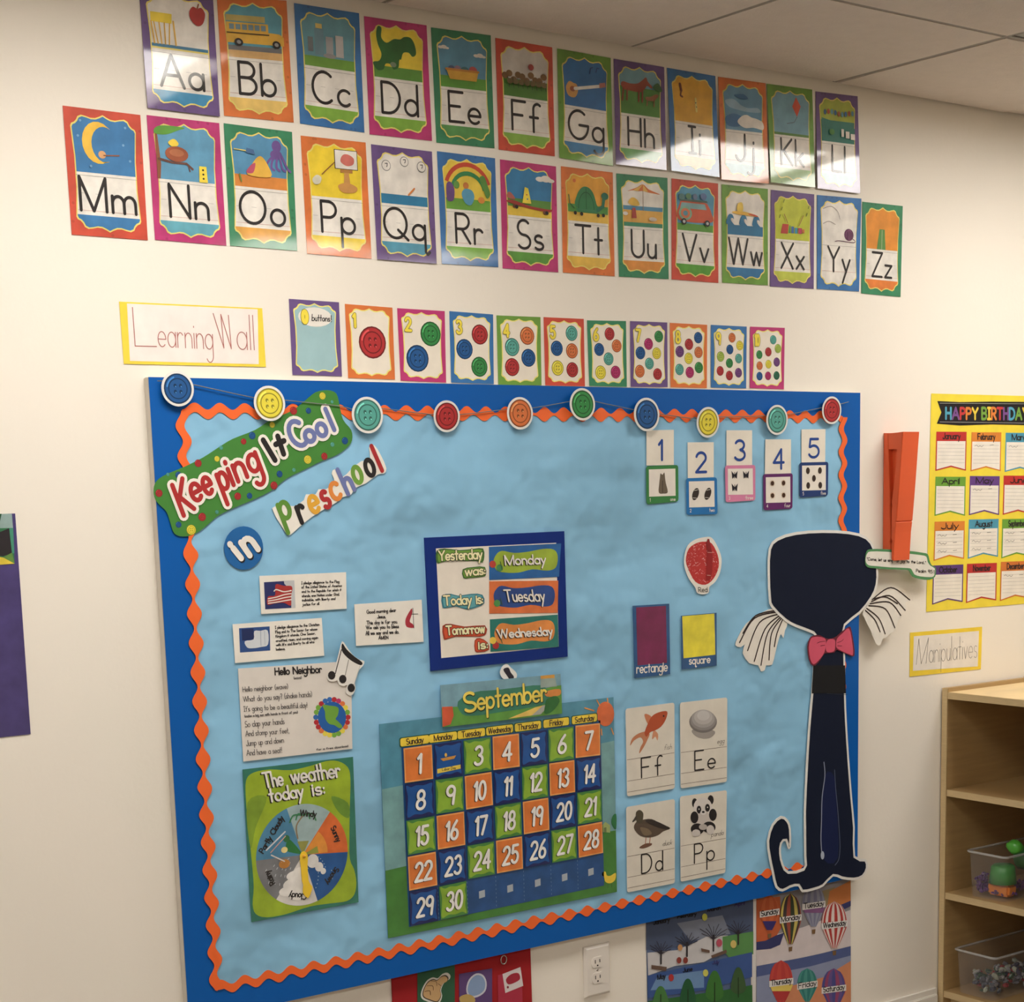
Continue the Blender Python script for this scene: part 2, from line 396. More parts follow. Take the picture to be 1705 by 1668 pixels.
bl = P(303, 705, BD); tl_ = P(620, 686, BD)
ix0, ix1 = (P(304.5, 723, BD)[0]+P(348, 1430, BD)[0]+P(357, 1607, BD)[0])/3-bx0, P(1402, 800, BD)[0]-bx0
iz1 = (P(301.6, 681, BD)[1]+P(658, 686, BD)[1]+P(1119, 693, BD)[1]+P(1330, 696, BD)[1])/4-bz0
iz0 = (P(398, 1641, BD)[1]+P(658, 1580, BD)[1]+P(958, 1517, BD)[1]+P(1260, 1459, BD)[1])/4-bz0
for nm, q in (('border_paper', (0, BW, iz1, BH)), ('border_paper', (0, BW, 0, iz0)), ('border_paper', (0, ix0, iz0, iz1)), ('border_paper', (ix1, BW, iz0, iz1))):
    bm_obj(nm, box(bmesh.new(), q[0], q[1], -BD-.0004, -BD+.001, q[2], q[3]), BLUE, board)
# backing paper: a gently wrinkled grid
bm = bmesh.new(); nx, nz = 110, 70; grid = []
from mathutils import noise as mn
for j in range(nz+1):
    row = []
    for i in range(nx+1):
        x = ix0-.004+(ix1-ix0+.008)*i/nx; z = iz0-.004+(iz1-iz0+.008)*j/nz
        e = min(1, min(i, nx-i, j*1.0, nz-j)/4)
        n1 = mn.noise(Vector((x*2.2+z*1.5, z*5.5-x*1.2, 3)))
        h = .0009*max(0, n1)*e + .0007*max(0, mn.noise(Vector((x*7, z*13, 9))))*e
        row.append(bm.verts.new((x, -BD-.0001-h, z)))
    grid.append(row)
for j in range(nz):
    for i in range(nx): bm.faces.new((grid[j][i], grid[j][i+1], grid[j+1][i+1], grid[j+1][i]))
bm_obj('backing_paper', bm, LBLUE, board, smooth=True)
# orange wavy trim
def interp(tab, u):
    for (u0, v0), (u1, v1) in zip(tab, tab[1:]):
        if u <= u1: return v0+(v1-v0)*(u-u0)/(u1-u0)
    return tab[-1][1]
def trim(p0, p1, phs, label, lam=.0505, flip=0, hs=((0, .0085), (1, .0085))):
    L_ = math.hypot(p1[0]-p0[0], p1[1]-p0[1]); t = ((p1[0]-p0[0])/L_, (p1[1]-p0[1])/L_); nn = (-t[1], t[0])
    lam = L_/round(L_/lam); n = int(L_/lam*16); a, b = [], []
    for i in range(n+1):
        s_ = L_*i/n; th = 2*pi*s_/lam+flip; ph = math.radians(interp(phs, i/n)); h = interp(hs, i/n); am = .0062
        o1 = h+am*math.sin(th+(pi-ph)/2-pi/2); o2 = -h-am*math.sin(th+(pi-ph)/2-pi/2+ph)
        if o1-o2 < .0006: o1, o2 = (o1+o2)/2+.0003, (o1+o2)/2-.0003
        a.append((p0[0]+t[0]*s_+nn[0]*o1, p0[1]+t[1]*s_+nn[1]*o1)); b.append((p0[0]+t[0]*s_+nn[0]*o2, p0[1]+t[1]*s_+nn[1]*o2))
    v = []; f = []
    org = ((p0[0]+p1[0])/2, (p0[1]+p1[1])/2)
    for q in range(n+1):
        for dd in (0, .0007):
            v += [(a[q][0]-org[0], dd, a[q][1]-org[1]), (b[q][0]-org[0], dd, b[q][1]-org[1])]
    for q in range(n):
        i = 4*q; j = i+4
        f += [(i, j, j+1, i+1)[::-1], (i+2, j+2, j+3, i+3), (i, i+2, j+2, j), (i+1, j+1, j+3, i+3)]
    me = bpy.data.meshes.new('scalloped_trim'); me.from_pydata(v, [], f); me.update()
    bm2 = bmesh.new(); bm2.from_mesh(me); bmesh.ops.recalc_face_normals(bm2, faces=bm2.faces); bm2.to_mesh(me); bm2.free()
    o = link('scalloped_trim', me, mat('orange_paper', (242, 106, 44), rough=.5, noise=.03), None, (org[0], -BD-(.0030 if abs(t[1]) > .5 else .0019), org[1]))
    tag(o, label, 'border trim', 'orange wavy trims of the bulletin board')
c00 = (bx0+ix0, bz0+iz0); c10 = (bx0+ix1, bz0+iz0); c01 = (bx0+ix0, bz0+iz1); c11 = (bx0+ix1, bz0+iz1)
trim(c01, c11, ((0,180),(.3,180),(.4,20),(.55,0),(.75,150),(1,180)), 'orange wavy paper trim along the top of the bulletin board')
trim(c00, c10, ((0,180),(.2,180),(.5,0),(1,0)), 'orange wavy paper trim along the bottom of the bulletin board', flip=2, hs=((0,.0085),(.45,.0085),(.55,.0058),(1,.0062)))
trim((c00[0], c00[1]-.004), c01, ((0,120),(.25,70),(.42,10),(.75,0),(.85,170),(1,180)), 'orange wavy paper trim up the left side of the bulletin board', lam=.054)
trim((c10[0], c10[1]-.004), c11, ((0,180),(1,180)), 'orange wavy paper trim up the right side of the bulletin board', lam=.054)

# ================================================================== ALPHABET CARDS
PU=(112,84,146); OR=(236,120,52); BU=(52,120,190); MG=(206,54,124); GR=(52,142,98); RD=(222,78,56); LG=(112,166,58); YE=(250,218,56)
SK=(74,148,196); WH=(240,234,224); BK=(42,38,38); TEA=(86,170,190); NV=(26,38,66); BR=(150,88,56); TN=(226,178,110); DG=(48,112,52); GO=(238,184,64)
top = [(.075,.855),(.09,.875),(.125,.885),(.155,.905),(.175,.932),(.22,.946),(.28,.94),(.34,.93),(.40,.932),(.45,.945),(.5,.962)]
top = top+[(1-u, v) for u, v in top[-2::-1]]
def scallop(g=0):
    cu, cv = 1-g*2, 1-g*1.4
    T = [(.5+(u-.5)*cu, .5+(v-.5)*cv) for u, v in top]
    side = [(.5+.40*cu, .62), (.5+.40*cu, .38)]
    Bm = [(u, 1-v) for u, v in T]
    return T+side+Bm[::-1]+[(1-u, v) for u, v in side[::-1]]
def clip(pts, ax, val, keep_less):
    out = []
    for i in range(len(pts)):
        a, b = pts[i-1], pts[i]
        ia = (a[ax] <= val) == keep_less; ib = (b[ax] <= val) == keep_less
        if ia != ib:
            t = (val-a[ax])/(b[ax]-a[ax]); out.append((a[0]+(b[0]-a[0])*t, a[1]+(b[1]-a[1])*t))
        if ib: out.append(b)
    return out
INN = scallop(.019)
def band(a, v0, v1, col, lay):
    p = clip(clip(INN, 1, v1, True), 1, v0, False)
    if len(p) > 2: a.poly([a.F(*q) for q in p], col, lay)
def ops(a, L_):
    lay = 4
    for op in L_:
        k, c = op[0], op[-1]; lay += 1
        if k == 'e': a.ell(*a.F(op[1], op[2]), op[3]*a.W, op[4]*a.H, c, lay, 18, math.radians(op[5]) if len(op) > 6 else 0)
        elif k == 'p': a.poly([a.F(*q) for q in op[1]], c, lay)
        elif k == 's': a.poly([a.F(*q) for q in smooth(op[1], 4)], c, lay)
        elif k == 'l': a.line([a.F(*q) for q in op[1]], op[2]*a.W, c, lay)
def arcs(cu, cv, ru, rv, a0, a1, n=14): return [(cu+ru*math.cos(math.radians(a0+(a1-a0)*i/n)), cv+rv*math.sin(math.radians(a0+(a1-a0)*i/n))) for i in range(n+1)]
q_alpha = {
'A':((231,-25),(354.5,-6),(244.9,180),(365,194.4)),'B':((361,-8),(477,1),(373.3,192.6),(489.1,204)),
'C':((489.7,5),(597.8,22),(499.9,205.5),(606.9,220.7)),'D':((606.3,26.8),(710.3,42.2),(615.7,223.4),(719.4,234.5)),
'E':((717.8,45.5),(817.1,58.8),(726.9,237.2),(823.4,246.9)),'F':((825,63),(919.5,78.9),(830.6,248.9),(923.8,260.2)),
'G':((927.8,80.6),(1016.9,96.5),(930.8,262.7),(1020.2,276.6)),'H':((1022.2,97.8),(1105.8,111.6),(1022.7,274),(1107,284)),
'I':((1111,112.7),(1191.1,126.5),(1114.8,284.6),(1194.8,295.7)),'J':((1196,127.7),(1274.9,138.5),(1197.3,299.4),(1276.1,306.7)),
'K':((1276.8,139.3),(1352.5,149.1),(1279.3,304.3),(1353.2,312.9)),'L':((1358.1,152),(1428,160.2),(1358.6,314),(1429.5,322.8)),
'M':((104.4,175.6),(233.6,191.4),(119.7,390.4),(246.2,400)),'N':((244.2,191.4),(365,205),(258.3,399),(377,409)),
'O':((372.6,205),(486.2,219.6),(383.4,409),(494.8,417.6)),'P':((500.7,225.7),(608.8,237.2),(511.7,422),(618.8,430.9)),
'Q':((617.9,240),(719.2,252.4),(627.6,431.7),(726.3,439.2)),'R':((727.7,251.6),(824.3,263.4),(736,439.2),(829.8,444.7)),
'S':((832.6,265.2),(925.8,277.1),(837.1,446.5),(929.5,453.3)),'T':((934.1,276.6),(1020.2,287.1),(937.6,453.6),(1023.5,459.9)),
'U':((1026.5,288.7),(1111.4,296.2),(1031,460.4),(1113.4,464.7)),'V':((1118.5,296.9),(1195.6,305.5),(1118.5,464.9),(1196.1,471)),
'W':((1201.7,306.7),(1278.6,314.6),(1202.7,470.5),(1278.6,475)),'X':((1284,315.9),(1355.7,323.5),(1282.3,476.7),(1354.9,480.9)),
'Y':((1360.6,324.5),(1434.2,330.6),(1360.6,480.9),(1430.5,485.3)),'Z':((1436.2,335.8),(1503.2,343),(1434.2,488.3),(1499.5,494.4))}
def cloud(u, v, s=1): return [('e', u-.05*s, v, .06*s, .018*s, WH), ('e', u+.03*s, v+.006*s, .07*s, .024*s, WH), ('e', u+.1*s, v-.004*s, .05*s, .014*s, WH)]
AL = {
'A':(PU,[(.52,.545,(60,130,170)),(.545,1,WH)],(60,150,200),'a red apple and a yellow chair',
  [('p',[(.12,.72),(.40,.72),(.41,.80),(.12,.80)],YE)]+[('l',[(.16+.07*i,.72),(.2+.05*i,.545)],.016,GO) for i in range(4)]+[('l',[(.12,.72),(.15,.545)],.02,GO),('l',[(.42,.74),(.44,.545)],.02,GO),
   ('s',[(.66,.78),(.65,.84),(.70,.885),(.76,.875),(.82,.885),(.865,.84),(.84,.77),(.79,.735),(.73,.735)],(190,52,48)),('l',[(.76,.875),(.78,.91)],.02,BR)]),
'B':(OR,[(.5,.56,TN),(.56,.60,(120,120,120)),(.60,1,(92,168,190))],(246,204,104),'a yellow school bus',
  [('p',[(.1,.80),(.66,.80),(.66,.85),(.1,.85)],(196,176,96)),('p',[(.1,.62),(.7,.62),(.7,.79),(.1,.79)],(240,184,60)),('p',[(.7,.62),(.92,.62),(.92,.69),(.86,.715),(.74,.72),(.7,.72)],(240,184,60))]
  +[('p',[(.14+.09*i,.73),(.21+.09*i,.73),(.21+.09*i,.775),(.14+.09*i,.775)],(120,150,160)) for i in range(6)]
  +[('l',[(.1,.70),(.7,.70)],.012,BK),('e',.26,.625,.06,.032,BK),('e',.26,.625,.03,.016,(150,150,150)),('e',.80,.625,.06,.032,BK),('e',.80,.625,.03,.016,(150,150,150))]),
'C':(BU,[(.5,.585,LG),(.585,1,(100,160,176))],(132,186,60),'a row of grey castle blocks on grass',
  [('p',[(.28,.60),(.42,.60),(.42,.82),(.28,.82)],(108,146,160)),('p',[(.3,.82),(.40,.82),(.40,.86),(.3,.86)],(220,190,100)),('p',[(.45,.6),(.56,.6),(.56,.76),(.45,.76)],(170,170,172)),
   ('p',[(.6,.6),(.72,.6),(.72,.78),(.6,.78)],(190,186,184)),('p',[(.17,.62),(.25,.62),(.25,.74),(.17,.74)],(110,116,120)),('e',.5,.60,.1,.02,(150,150,150))]),
'D':(MG,[(.5,.60,(96,158,60)),(.60,1,YE)],(132,186,60),'a green dinosaur on a yellow ground',
  [('s',[(.2,.93),(.26,.92),(.25,.84),(.33,.80),(.45,.84),(.55,.845),(.62,.87),(.72,.87),(.78,.82),(.80,.74),(.74,.71),(.68,.74),(.6,.735),(.56,.70),(.52,.66),(.5,.60),(.42,.58),(.38,.62),(.3,.62),(.26,.57),(.16,.56),(.1,.62),(.2,.64),(.24,.70),(.19,.78),(.17,.86)],DG),
   ('l',[(.56,.72),(.54,.68)],.03,DG),('e',.42,.62,.05,.022,(120,140,110))]),
'E':(GR,[(.5,.60,(96,166,60)),(.60,1,(92,156,190))],(88,160,84),'a basket of coloured eggs',
  cloud(.17,.84,.7)+cloud(.77,.80,.8)+[('e',.3,.66,.06,.03,(80,90,130)),('e',.4,.665,.06,.03,(150,120,140)),('e',.52,.66,.07,.03,(70,120,130)),('e',.66,.665,.07,.035,(190,80,80)),
   ('p',[(.2,.66),(.75,.66),(.71,.57),(.26,.57)],(226,170,56)),('l',[(.2,.655),(.75,.655)],.03,(200,130,50))]),
'F':(RD,[(.5,.66,(84,140,56)),(.66,1,(214,208,200))],(140,190,70),'brown flowers in a green field',
  [('e',.14+.075*i,.68+.03*math.sin(i*2.3),.055,.03,(132,96,56)) for i in range(10)]+[('l',[(.18+.08*i,.66),(.2+.08*i,.58)],.012,(70,90,50)) for i in range(9)]+[('e',.58,.78,.05,.028,(176,52,48))]+[('e',.2+.1*i,.63,.05,.025,(120,100,60)) for i in range(7)]),
'G':(LG,[(.5,1,BU)],(70,140,196),'an orange and white guitar on blue',
  [('s',[(.14,.66),(.2,.72),(.28,.71),(.34,.70),(.36,.64),(.30,.58),(.18,.59)],(232,170,90)),('e',.26,.655,.05,.025,(170,90,60)),('l',[(.3,.66),(.78,.72)],.045,WH),('p',[(.76,.70),(.88,.72),(.87,.76),(.76,.745)],(190,120,110)),
   ('l',[(.58,.82),(.6,.87),(.64,.88)],.014,(40,70,130)),('l',[(.7,.84),(.72,.88),(.76,.88)],.014,(40,70,130))]),
'H':(PU,[(.5,.76,(84,146,60)),(.76,1,(120,170,186))],(120,190,110),'two brown horses in a green field',
  [('s',[(.12,.77),(.16,.80),(.3,.79),(.45,.80),(.55,.84),(.62,.87),(.66,.83),(.74,.79),(.72,.77),(.64,.79),(.58,.75),(.5,.72),(.3,.72),(.17,.73)],(168,74,50)),('l',[(.17,.74),(.14,.62)],.03,(150,64,44)),('l',[(.24,.73),(.23,.63)],.03,(150,64,44)),('l',[(.47,.73),(.46,.63)],.03,(150,64,44)),('l',[(.54,.74),(.53,.63)],.03,(150,64,44)),
   ('s',[(.6,.68),(.7,.69),(.8,.72),(.86,.71),(.8,.67),(.76,.65),(.62,.65)],(150,96,56)),('l',[(.63,.66),(.62,.6)],.02,BR),('l',[(.76,.66),(.76,.6)],.02,BR),('s',[(.74,.78),(.85,.83),(.93,.76),(.85,.75)],(60,110,60))]),
'I':(BU,[(.5,1,(238,176,46))],(244,206,110),'a dark instrument case on golden yellow',
  [('l',[(.24,.86),(.26,.80)],.05,(120,60,40)),('l',[(.26,.80),(.24,.75),(.28,.74)],.03,(120,60,40)),('l',[(.55,.74),(.56,.62)],.04,(250,230,120)),('e',.55,.70,.012,.006,NV),('e',.56,.66,.012,.006,NV)]),
'J':(OR,[(.5,1,(104,160,196))],(126,190,200),'white clouds in a pale blue sky',
  [('s',[(.12,.78),(.3,.80),(.45,.75),(.6,.73),(.8,.74),(.86,.70),(.6,.69),(.4,.70),(.2,.72)],(150,190,214)),('s',[(.12,.62),(.3,.66),(.5,.62),(.4,.54),(.2,.53),(.12,.56)],(60,120,176)),('s',[(.3,.84),(.5,.86),(.6,.82),(.45,.81)],(56,112,164)),
   ('s',[(.36,.58),(.45,.64),(.56,.66),(.66,.64),(.78,.63),(.9,.60),(.9,.53),(.7,.54),(.5,.53)],WH)]),
'K':(LG,[(.5,.525,(90,140,64)),(.525,1,(120,172,192))],(150,196,120),'an orange kite in a pale sky',
  [('p',[(.62,.90),(.72,.81),(.63,.70),(.53,.80)],(226,84,56)),('l',[(.63,.70),(.56,.64),(.40,.62)],.008,(90,90,90))]),
'L':(PU,[(.5,.72,(40,128,116)),(.72,1,(176,190,64))],(120,196,190),'a row of coloured shapes over a green hill',
  [('p',[(.12,.74),(.12,.62),(.9,.60),(.9,.66)],(40,128,116))]+[('e',.2+.08*i,.80+.01*math.sin(i),.03,.028,[(60,110,160),(190,90,60),(90,150,170)][i % 3]) for i in range(9)]
  +[('e',.34,.60,.06,.03,(60,140,60)),('p',[(.56,.56),(.62,.56),(.62,.64),(.56,.64)],WH),('p',[(.66,.55),(.75,.55),(.75,.62),(.66,.62)],WH),('p',[(.78,.54),(.88,.54),(.88,.60),(.78,.60)],WH)]),
'M':(RD,[(.5,1,(58,130,192))],(58,130,192),'a crescent moon in a blue night sky',
  [('p',arcs(.42,.74,.21,.165,50,300)+arcs(.50,.73,.17,.14,290,60)[::1],(250,196,60)),('e',.46,.65,.05,.03,(232,170,110)),('l',[(.48,.645),(.68,.655)],.015,(150,90,60))]+[('e',u,v,.016,.01,(120,176,220)) for u,v in ((.16,.78),(.82,.62),(.78,.88),(.2,.9),(.74,.74),(.3,.55))]),
'N':(MG,[(.5,1,(96,164,204))],(96,176,196),'a yellow bird on a brown nest',
  [('p',[(.09,.5),(.13,.5),(.15,.62),(.12,.86),(.09,.86)],BR),('s',[(.09,.86),(.09,.9),(.2,.93),(.5,.93),(.4,.9),(.24,.86)],(96,166,60)),('l',[(.12,.66),(.3,.64),(.5,.64),(.58,.60)],.03,(110,70,60)),('l',[(.52,.63),(.54,.58)],.015,(110,70,60)),
   ('e',.37,.71,.16,.062,(168,86,54)),('e',.37,.72,.10,.03,(190,110,70)),('s',[(.26,.80),(.34,.83),(.40,.80),(.38,.775),(.3,.77)],(248,214,60)),('p',[(.66,.5),(.78,.5),(.77,.63),(.67,.63)],(250,222,60)),('e',.72,.60,.014,.008,BK),('e',.72,.565,.014,.008,BK),('e',.72,.53,.014,.008,BK)]),
'O':(GR,[(.5,.60,(232,140,56)),(.60,1,(84,152,196))],(240,170,64),'a purple octopus over orange sand',
  [('e',.75,.86,.07,.05,(116,86,160)),('e',.74,.79,.09,.04,(116,86,160))]+[('l',smooth([(.70+.03*i,.78),(.62+.06*i,.73+.01*(i%2)),(.58+.08*i,.68),(.62+.08*i,.66)],4,False),.03,(116,86,160)) for i in range(5)]
  +[('s',[(.3,.60),(.36,.68),(.45,.75),(.52,.76),(.6,.70),(.64,.60)],(242,186,64)),('s',[(.35,.68),(.42,.70),(.38,.62),(.28,.62)],(200,80,110)),('l',[(.12,.80),(.3,.795)],.012,(240,220,100)),('p',[(.28,.78),(.42,.77),(.40,.81),(.3,.82)],(70,110,160)),('l',[(.2,.54),(.18,.6)],.02,(110,150,70))]),
'P':(OR,[(.5,1,(250,216,40))],(250,216,40),'an easel with a pink painting on yellow',
  [('p',[(.49,.75),(.85,.75),(.85,.93-.015),(.49,.93-.015)],BK),('p',[(.50,.755),(.84,.755),(.84,.91),(.50,.91)],WH),('s',[(.58,.82),(.62,.87),(.7,.88),(.79,.85),(.78,.80),(.7,.78),(.63,.79)],(224,116,104)),
   ('p',[(.57,.72),(.76,.72),(.76,.75),(.57,.75)],(190,130,60)),('p',[(.61,.60),(.72,.60),(.7,.72),(.63,.72)],(210,150,76)),('s',[(.52,.60),(.6,.63),(.72,.63),(.82,.60),(.78,.56),(.6,.55)],(214,150,76)),('s',[(.13,.64),(.2,.68),(.27,.66),(.24,.61),(.16,.60)],(220,216,190)),('l',[(.28,.69),(.48,.80)],.012,BR)]),
'Q':(PU,[(.5,.585,(42,132,180)),(.585,1,WH)],(80,160,190),'three question bubbles above a blue table',
  [(k,)+t for k,t in (('e',(.22,.83,.075,.048,(120,120,120))),('e',(.22,.83,.066,.042,WH)),('e',(.52,.88,.07,.045,(120,120,120))),('e',(.52,.88,.062,.039,WH)),('e',(.8,.85,.075,.048,(120,120,120))),('e',(.8,.85,.066,.042,WH)))]
  +[('l',[(u-.02,v+.015),(u+.015,v+.018),(u+.01,v-.005),(u,v-.012)],.012,(90,90,90)) for u,v in ((.22,.83),(.52,.88),(.8,.85))]+[('l',[(.56,.59),(.66,.65)],.025,(226,130,60))]),
'R':(BU,[(.5,.60,(110,176,60)),(.60,1,(244,210,66))],(120,186,50),'a rainbow over coloured party shapes',
  [('p',arcs(.5,.66,.42,.27,20,160)+arcs(.5,.66,.36,.23,160,20),(214,76,52)),('p',arcs(.5,.66,.36,.23,15,165)+arcs(.5,.66,.31,.19,165,15),(240,200,60)),('p',arcs(.5,.66,.31,.19,10,170)+arcs(.5,.66,.26,.15,170,10),(50,140,80)),
   ('s',[(.12,.62),(.13,.72),(.2,.74),(.26,.68),(.24,.58),(.14,.57)],(110,76,140)),('e',.3,.72,.05,.035,(100,160,70)),('e',.46,.72,.05,.03,(220,130,60)),('s',[(.38,.64),(.44,.69),(.56,.68),(.6,.62),(.54,.55),(.44,.56)],(84,160,196)),('s',[(.7,.80),(.78,.82),(.84,.74),(.88,.66),(.82,.62),(.76,.70)],(90,150,64)),('e',.72,.60,.06,.03,(236,150,60))]),
'S':(MG,[(.5,.585,(244,204,60)),(.585,.66,(96,152,64)),(.66,1,(48,132,190))],(92,160,60),'a red skateboard by blue sea',
  cloud(.76,.86,1.3)+[('s',[(.1,.66),(.12,.71),(.18,.70),(.24,.65)],(190,100,90)),('s',[(.08,.625),(.2,.64),(.5,.60),(.86,.585),(.9,.60),(.86,.56),(.5,.575),(.2,.605)],(176,60,50)),('e',.22,.585,.03,.018,(120,70,50)),('e',.26,.58,.03,.018,BK),('e',.76,.55,.03,.018,(120,70,50)),('e',.8,.55,.03,.018,BK),
   ('p',[(.36,.62),(.52,.62),(.47,.76),(.41,.77)],(250,224,60)),('e',.44,.70,.012,.007,RD),('e',.45,.66,.012,.007,BU)]),
'T':(OR,[(.5,.585,(244,196,72)),(.585,.66,(84,160,70)),(.66,1,(240,168,52))],(244,196,72),'a green turtle on wheels against orange',
  [('e',.24,.88,.03,.018,(222,110,50)),('s',[(.27,.63),(.28,.74),(.38,.82),(.5,.83),(.6,.78),(.66,.68),(.68,.62)],(52,136,82)),('l',arcs(.46,.62,.15,.16,0,180),.012,(32,100,60)),('l',[(.46,.62),(.46,.82)],.010,(32,100,60)),('p',[(.25,.62),(.72,.62),(.66,.59),(.3,.59)],(60,140,90)),('l',[(.68,.62),(.78,.66),(.8,.74)],.06,(40,122,92)),('e',.82,.76,.07,.035,(40,122,92)),('l',[(.22,.62),(.14,.66),(.12,.74)],.02,(60,110,60)),
   ('e',.24,.575,.03,.018,BK),('e',.36,.57,.03,.018,BK),('e',.68,.57,.03,.018,BK),('e',.78,.575,.03,.018,BK)]),
'U':(GR,[(.5,.54,(56,146,110)),(.54,.66,(240,182,80)),(.66,.70,(80,150,190)),(.70,1,WH)],(236,150,60),'an orange beach umbrella by the sea',
  [('l',[(.5,.66),(.5,.86)],.012,(150,130,100)),('s',[(.5,.915),(.62,.87),(.84,.83),(.7,.835),(.6,.84),(.5,.85),(.4,.845),(.3,.85),(.2,.84),(.38,.88)],(226,120,60)),('p',[(.5,.915),(.6,.845),(.5,.85)],(240,190,90)),('p',[(.5,.915),(.4,.845),(.3,.85)],(240,190,90)),
   ('s',[(.2,.73),(.28,.78),(.38,.76),(.42,.71),(.3,.70)],(236,190,70)),('p',[(.26,.58),(.36,.58),(.34,.68),(.28,.68)],(190,70,60)),('e',.14,.62,.05,.018,WH),('e',.68,.58,.08,.02,(214,200,180))]),
'V':(RD,[(.5,.57,(96,166,60)),(.57,1,(86,160,196))],(88,170,50),'a red van',
  [('s',[(.14,.60),(.16,.76),(.24,.79),(.7,.79),(.78,.76),(.84,.70),(.84,.60)],(220,92,60)),('p',[(.17,.72),(.74,.72),(.7,.775),(.2,.775)],(130,176,180)),('e',.28,.67,.14,.07,(130,180,150)),('e',.28,.67,.10,.05,(220,120,80)),('e',.28,.67,.05,.025,(90,150,170)),('p',[(.14,.79),(.76,.79),(.74,.81),(.16,.81)],(70,100,90)),
   ('e',.2,.83,.07,.03,(80,130,130)),('e',.34,.84,.06,.03,(90,140,100)),('e',.48,.84,.05,.03,(100,120,150)),('e',.66,.85,.07,.035,(90,120,170)),('e',.24,.585,.055,.032,BK),('e',.24,.585,.03,.016,(190,190,190)),('e',.74,.585,.055,.032,BK),('e',.74,.585,.03,.016,(190,190,190))]),
'W':(LG,[(.5,.60,(40,124,172)),(.60,1,WH)],(44,124,180),'blue curling waves under a surfboard',
  [('s',[(.1+.28*i,.60),(.1+.28*i,.66),(.15+.28*i,.705),(.22+.28*i,.70),(.25+.28*i,.66),(.22+.28*i,.655),(.19+.28*i,.67),(.19+.28*i,.64),(.26+.28*i,.60),(.32+.28*i,.585)],(40,124,172)) for i in range(3)]
  +[('e',.215+.28*i,.655,.022,.013,WH) for i in range(3)]+[('s',[(.2,.73),(.4,.745),(.7,.72),(.76,.70),(.5,.705),(.3,.71)],(244,190,66)),('s',[(.55,.725),(.7,.72),(.76,.70),(.6,.71)],(210,80,60)),('s',[(.3,.76),(.33,.82),(.42,.83),(.44,.76),(.4,.74),(.33,.745)],(244,206,80))]),
'X':(PU,[(.5,1,(200,208,50))],(200,210,70),'a toy xylophone on lime green',
  [('p',[(.22,.56),(.38,.56),(.40,.66),(.26,.66)],(206,66,52)),('p',[(.40,.57),(.44,.57),(.44,.65),(.42,.65)],(70,160,90)),('p',[(.46,.57),(.52,.57),(.52,.64),(.46,.64)],(60,110,180)),('p',[(.54,.57),(.60,.57),(.60,.63),(.54,.63)],(50,150,180)),('p',[(.62,.57),(.70,.57),(.70,.63),(.62,.63)],(200,60,90)),('p',[(.71,.58),(.76,.58),(.76,.62),(.71,.62)],(220,120,60))]
  +[('l',[(.18+.6*(i%2)+.02*i,.72+.04*i),(.2+.6*(i%2)+.02*i,.75+.04*i)],.014,(90,110,40)) for i in range(5)]+[('l',[(.28,.76),(.36,.67)],.014,BR),('l',[(.72,.76),(.62,.65)],.014,BR)]),
'Y':(BU,[(.2,1,WH)],WH,'a ball of purple yarn',
  [('e',.72,.60,.11,.065,(106,52,90)),('l',arcs(.72,.60,.07,.05,30,210),.01,(140,80,120)),('l',arcs(.74,.60,.04,.055,60,240),.01,(140,80,120)),('l',smooth([(.8,.56),(.86,.54),(.82,.52),(.5,.53),(.4,.52)],4,False),.012,(106,52,90)),('l',smooth([(.12,.86),(.3,.89),(.45,.84),(.5,.76)],4,False),.008,(130,120,120)),('l',smooth([(.12,.70),(.25,.73),(.4,.70)],4,False),.008,(130,120,120))]),
'Z':(GR,[(.5,1,(240,148,44))],(240,130,50),'a green zipped sleeve on orange',
  [('p',[(.36,.5),(.58,.5),(.55,.72),(.42,.72)],(92,150,74)),('l',[(.48,.5),(.485,.71)],.012,(180,200,150))]),
}
AL['Y'] = AL['Y'][:1]+([(.5,1,WH)],)+AL['Y'][2:]
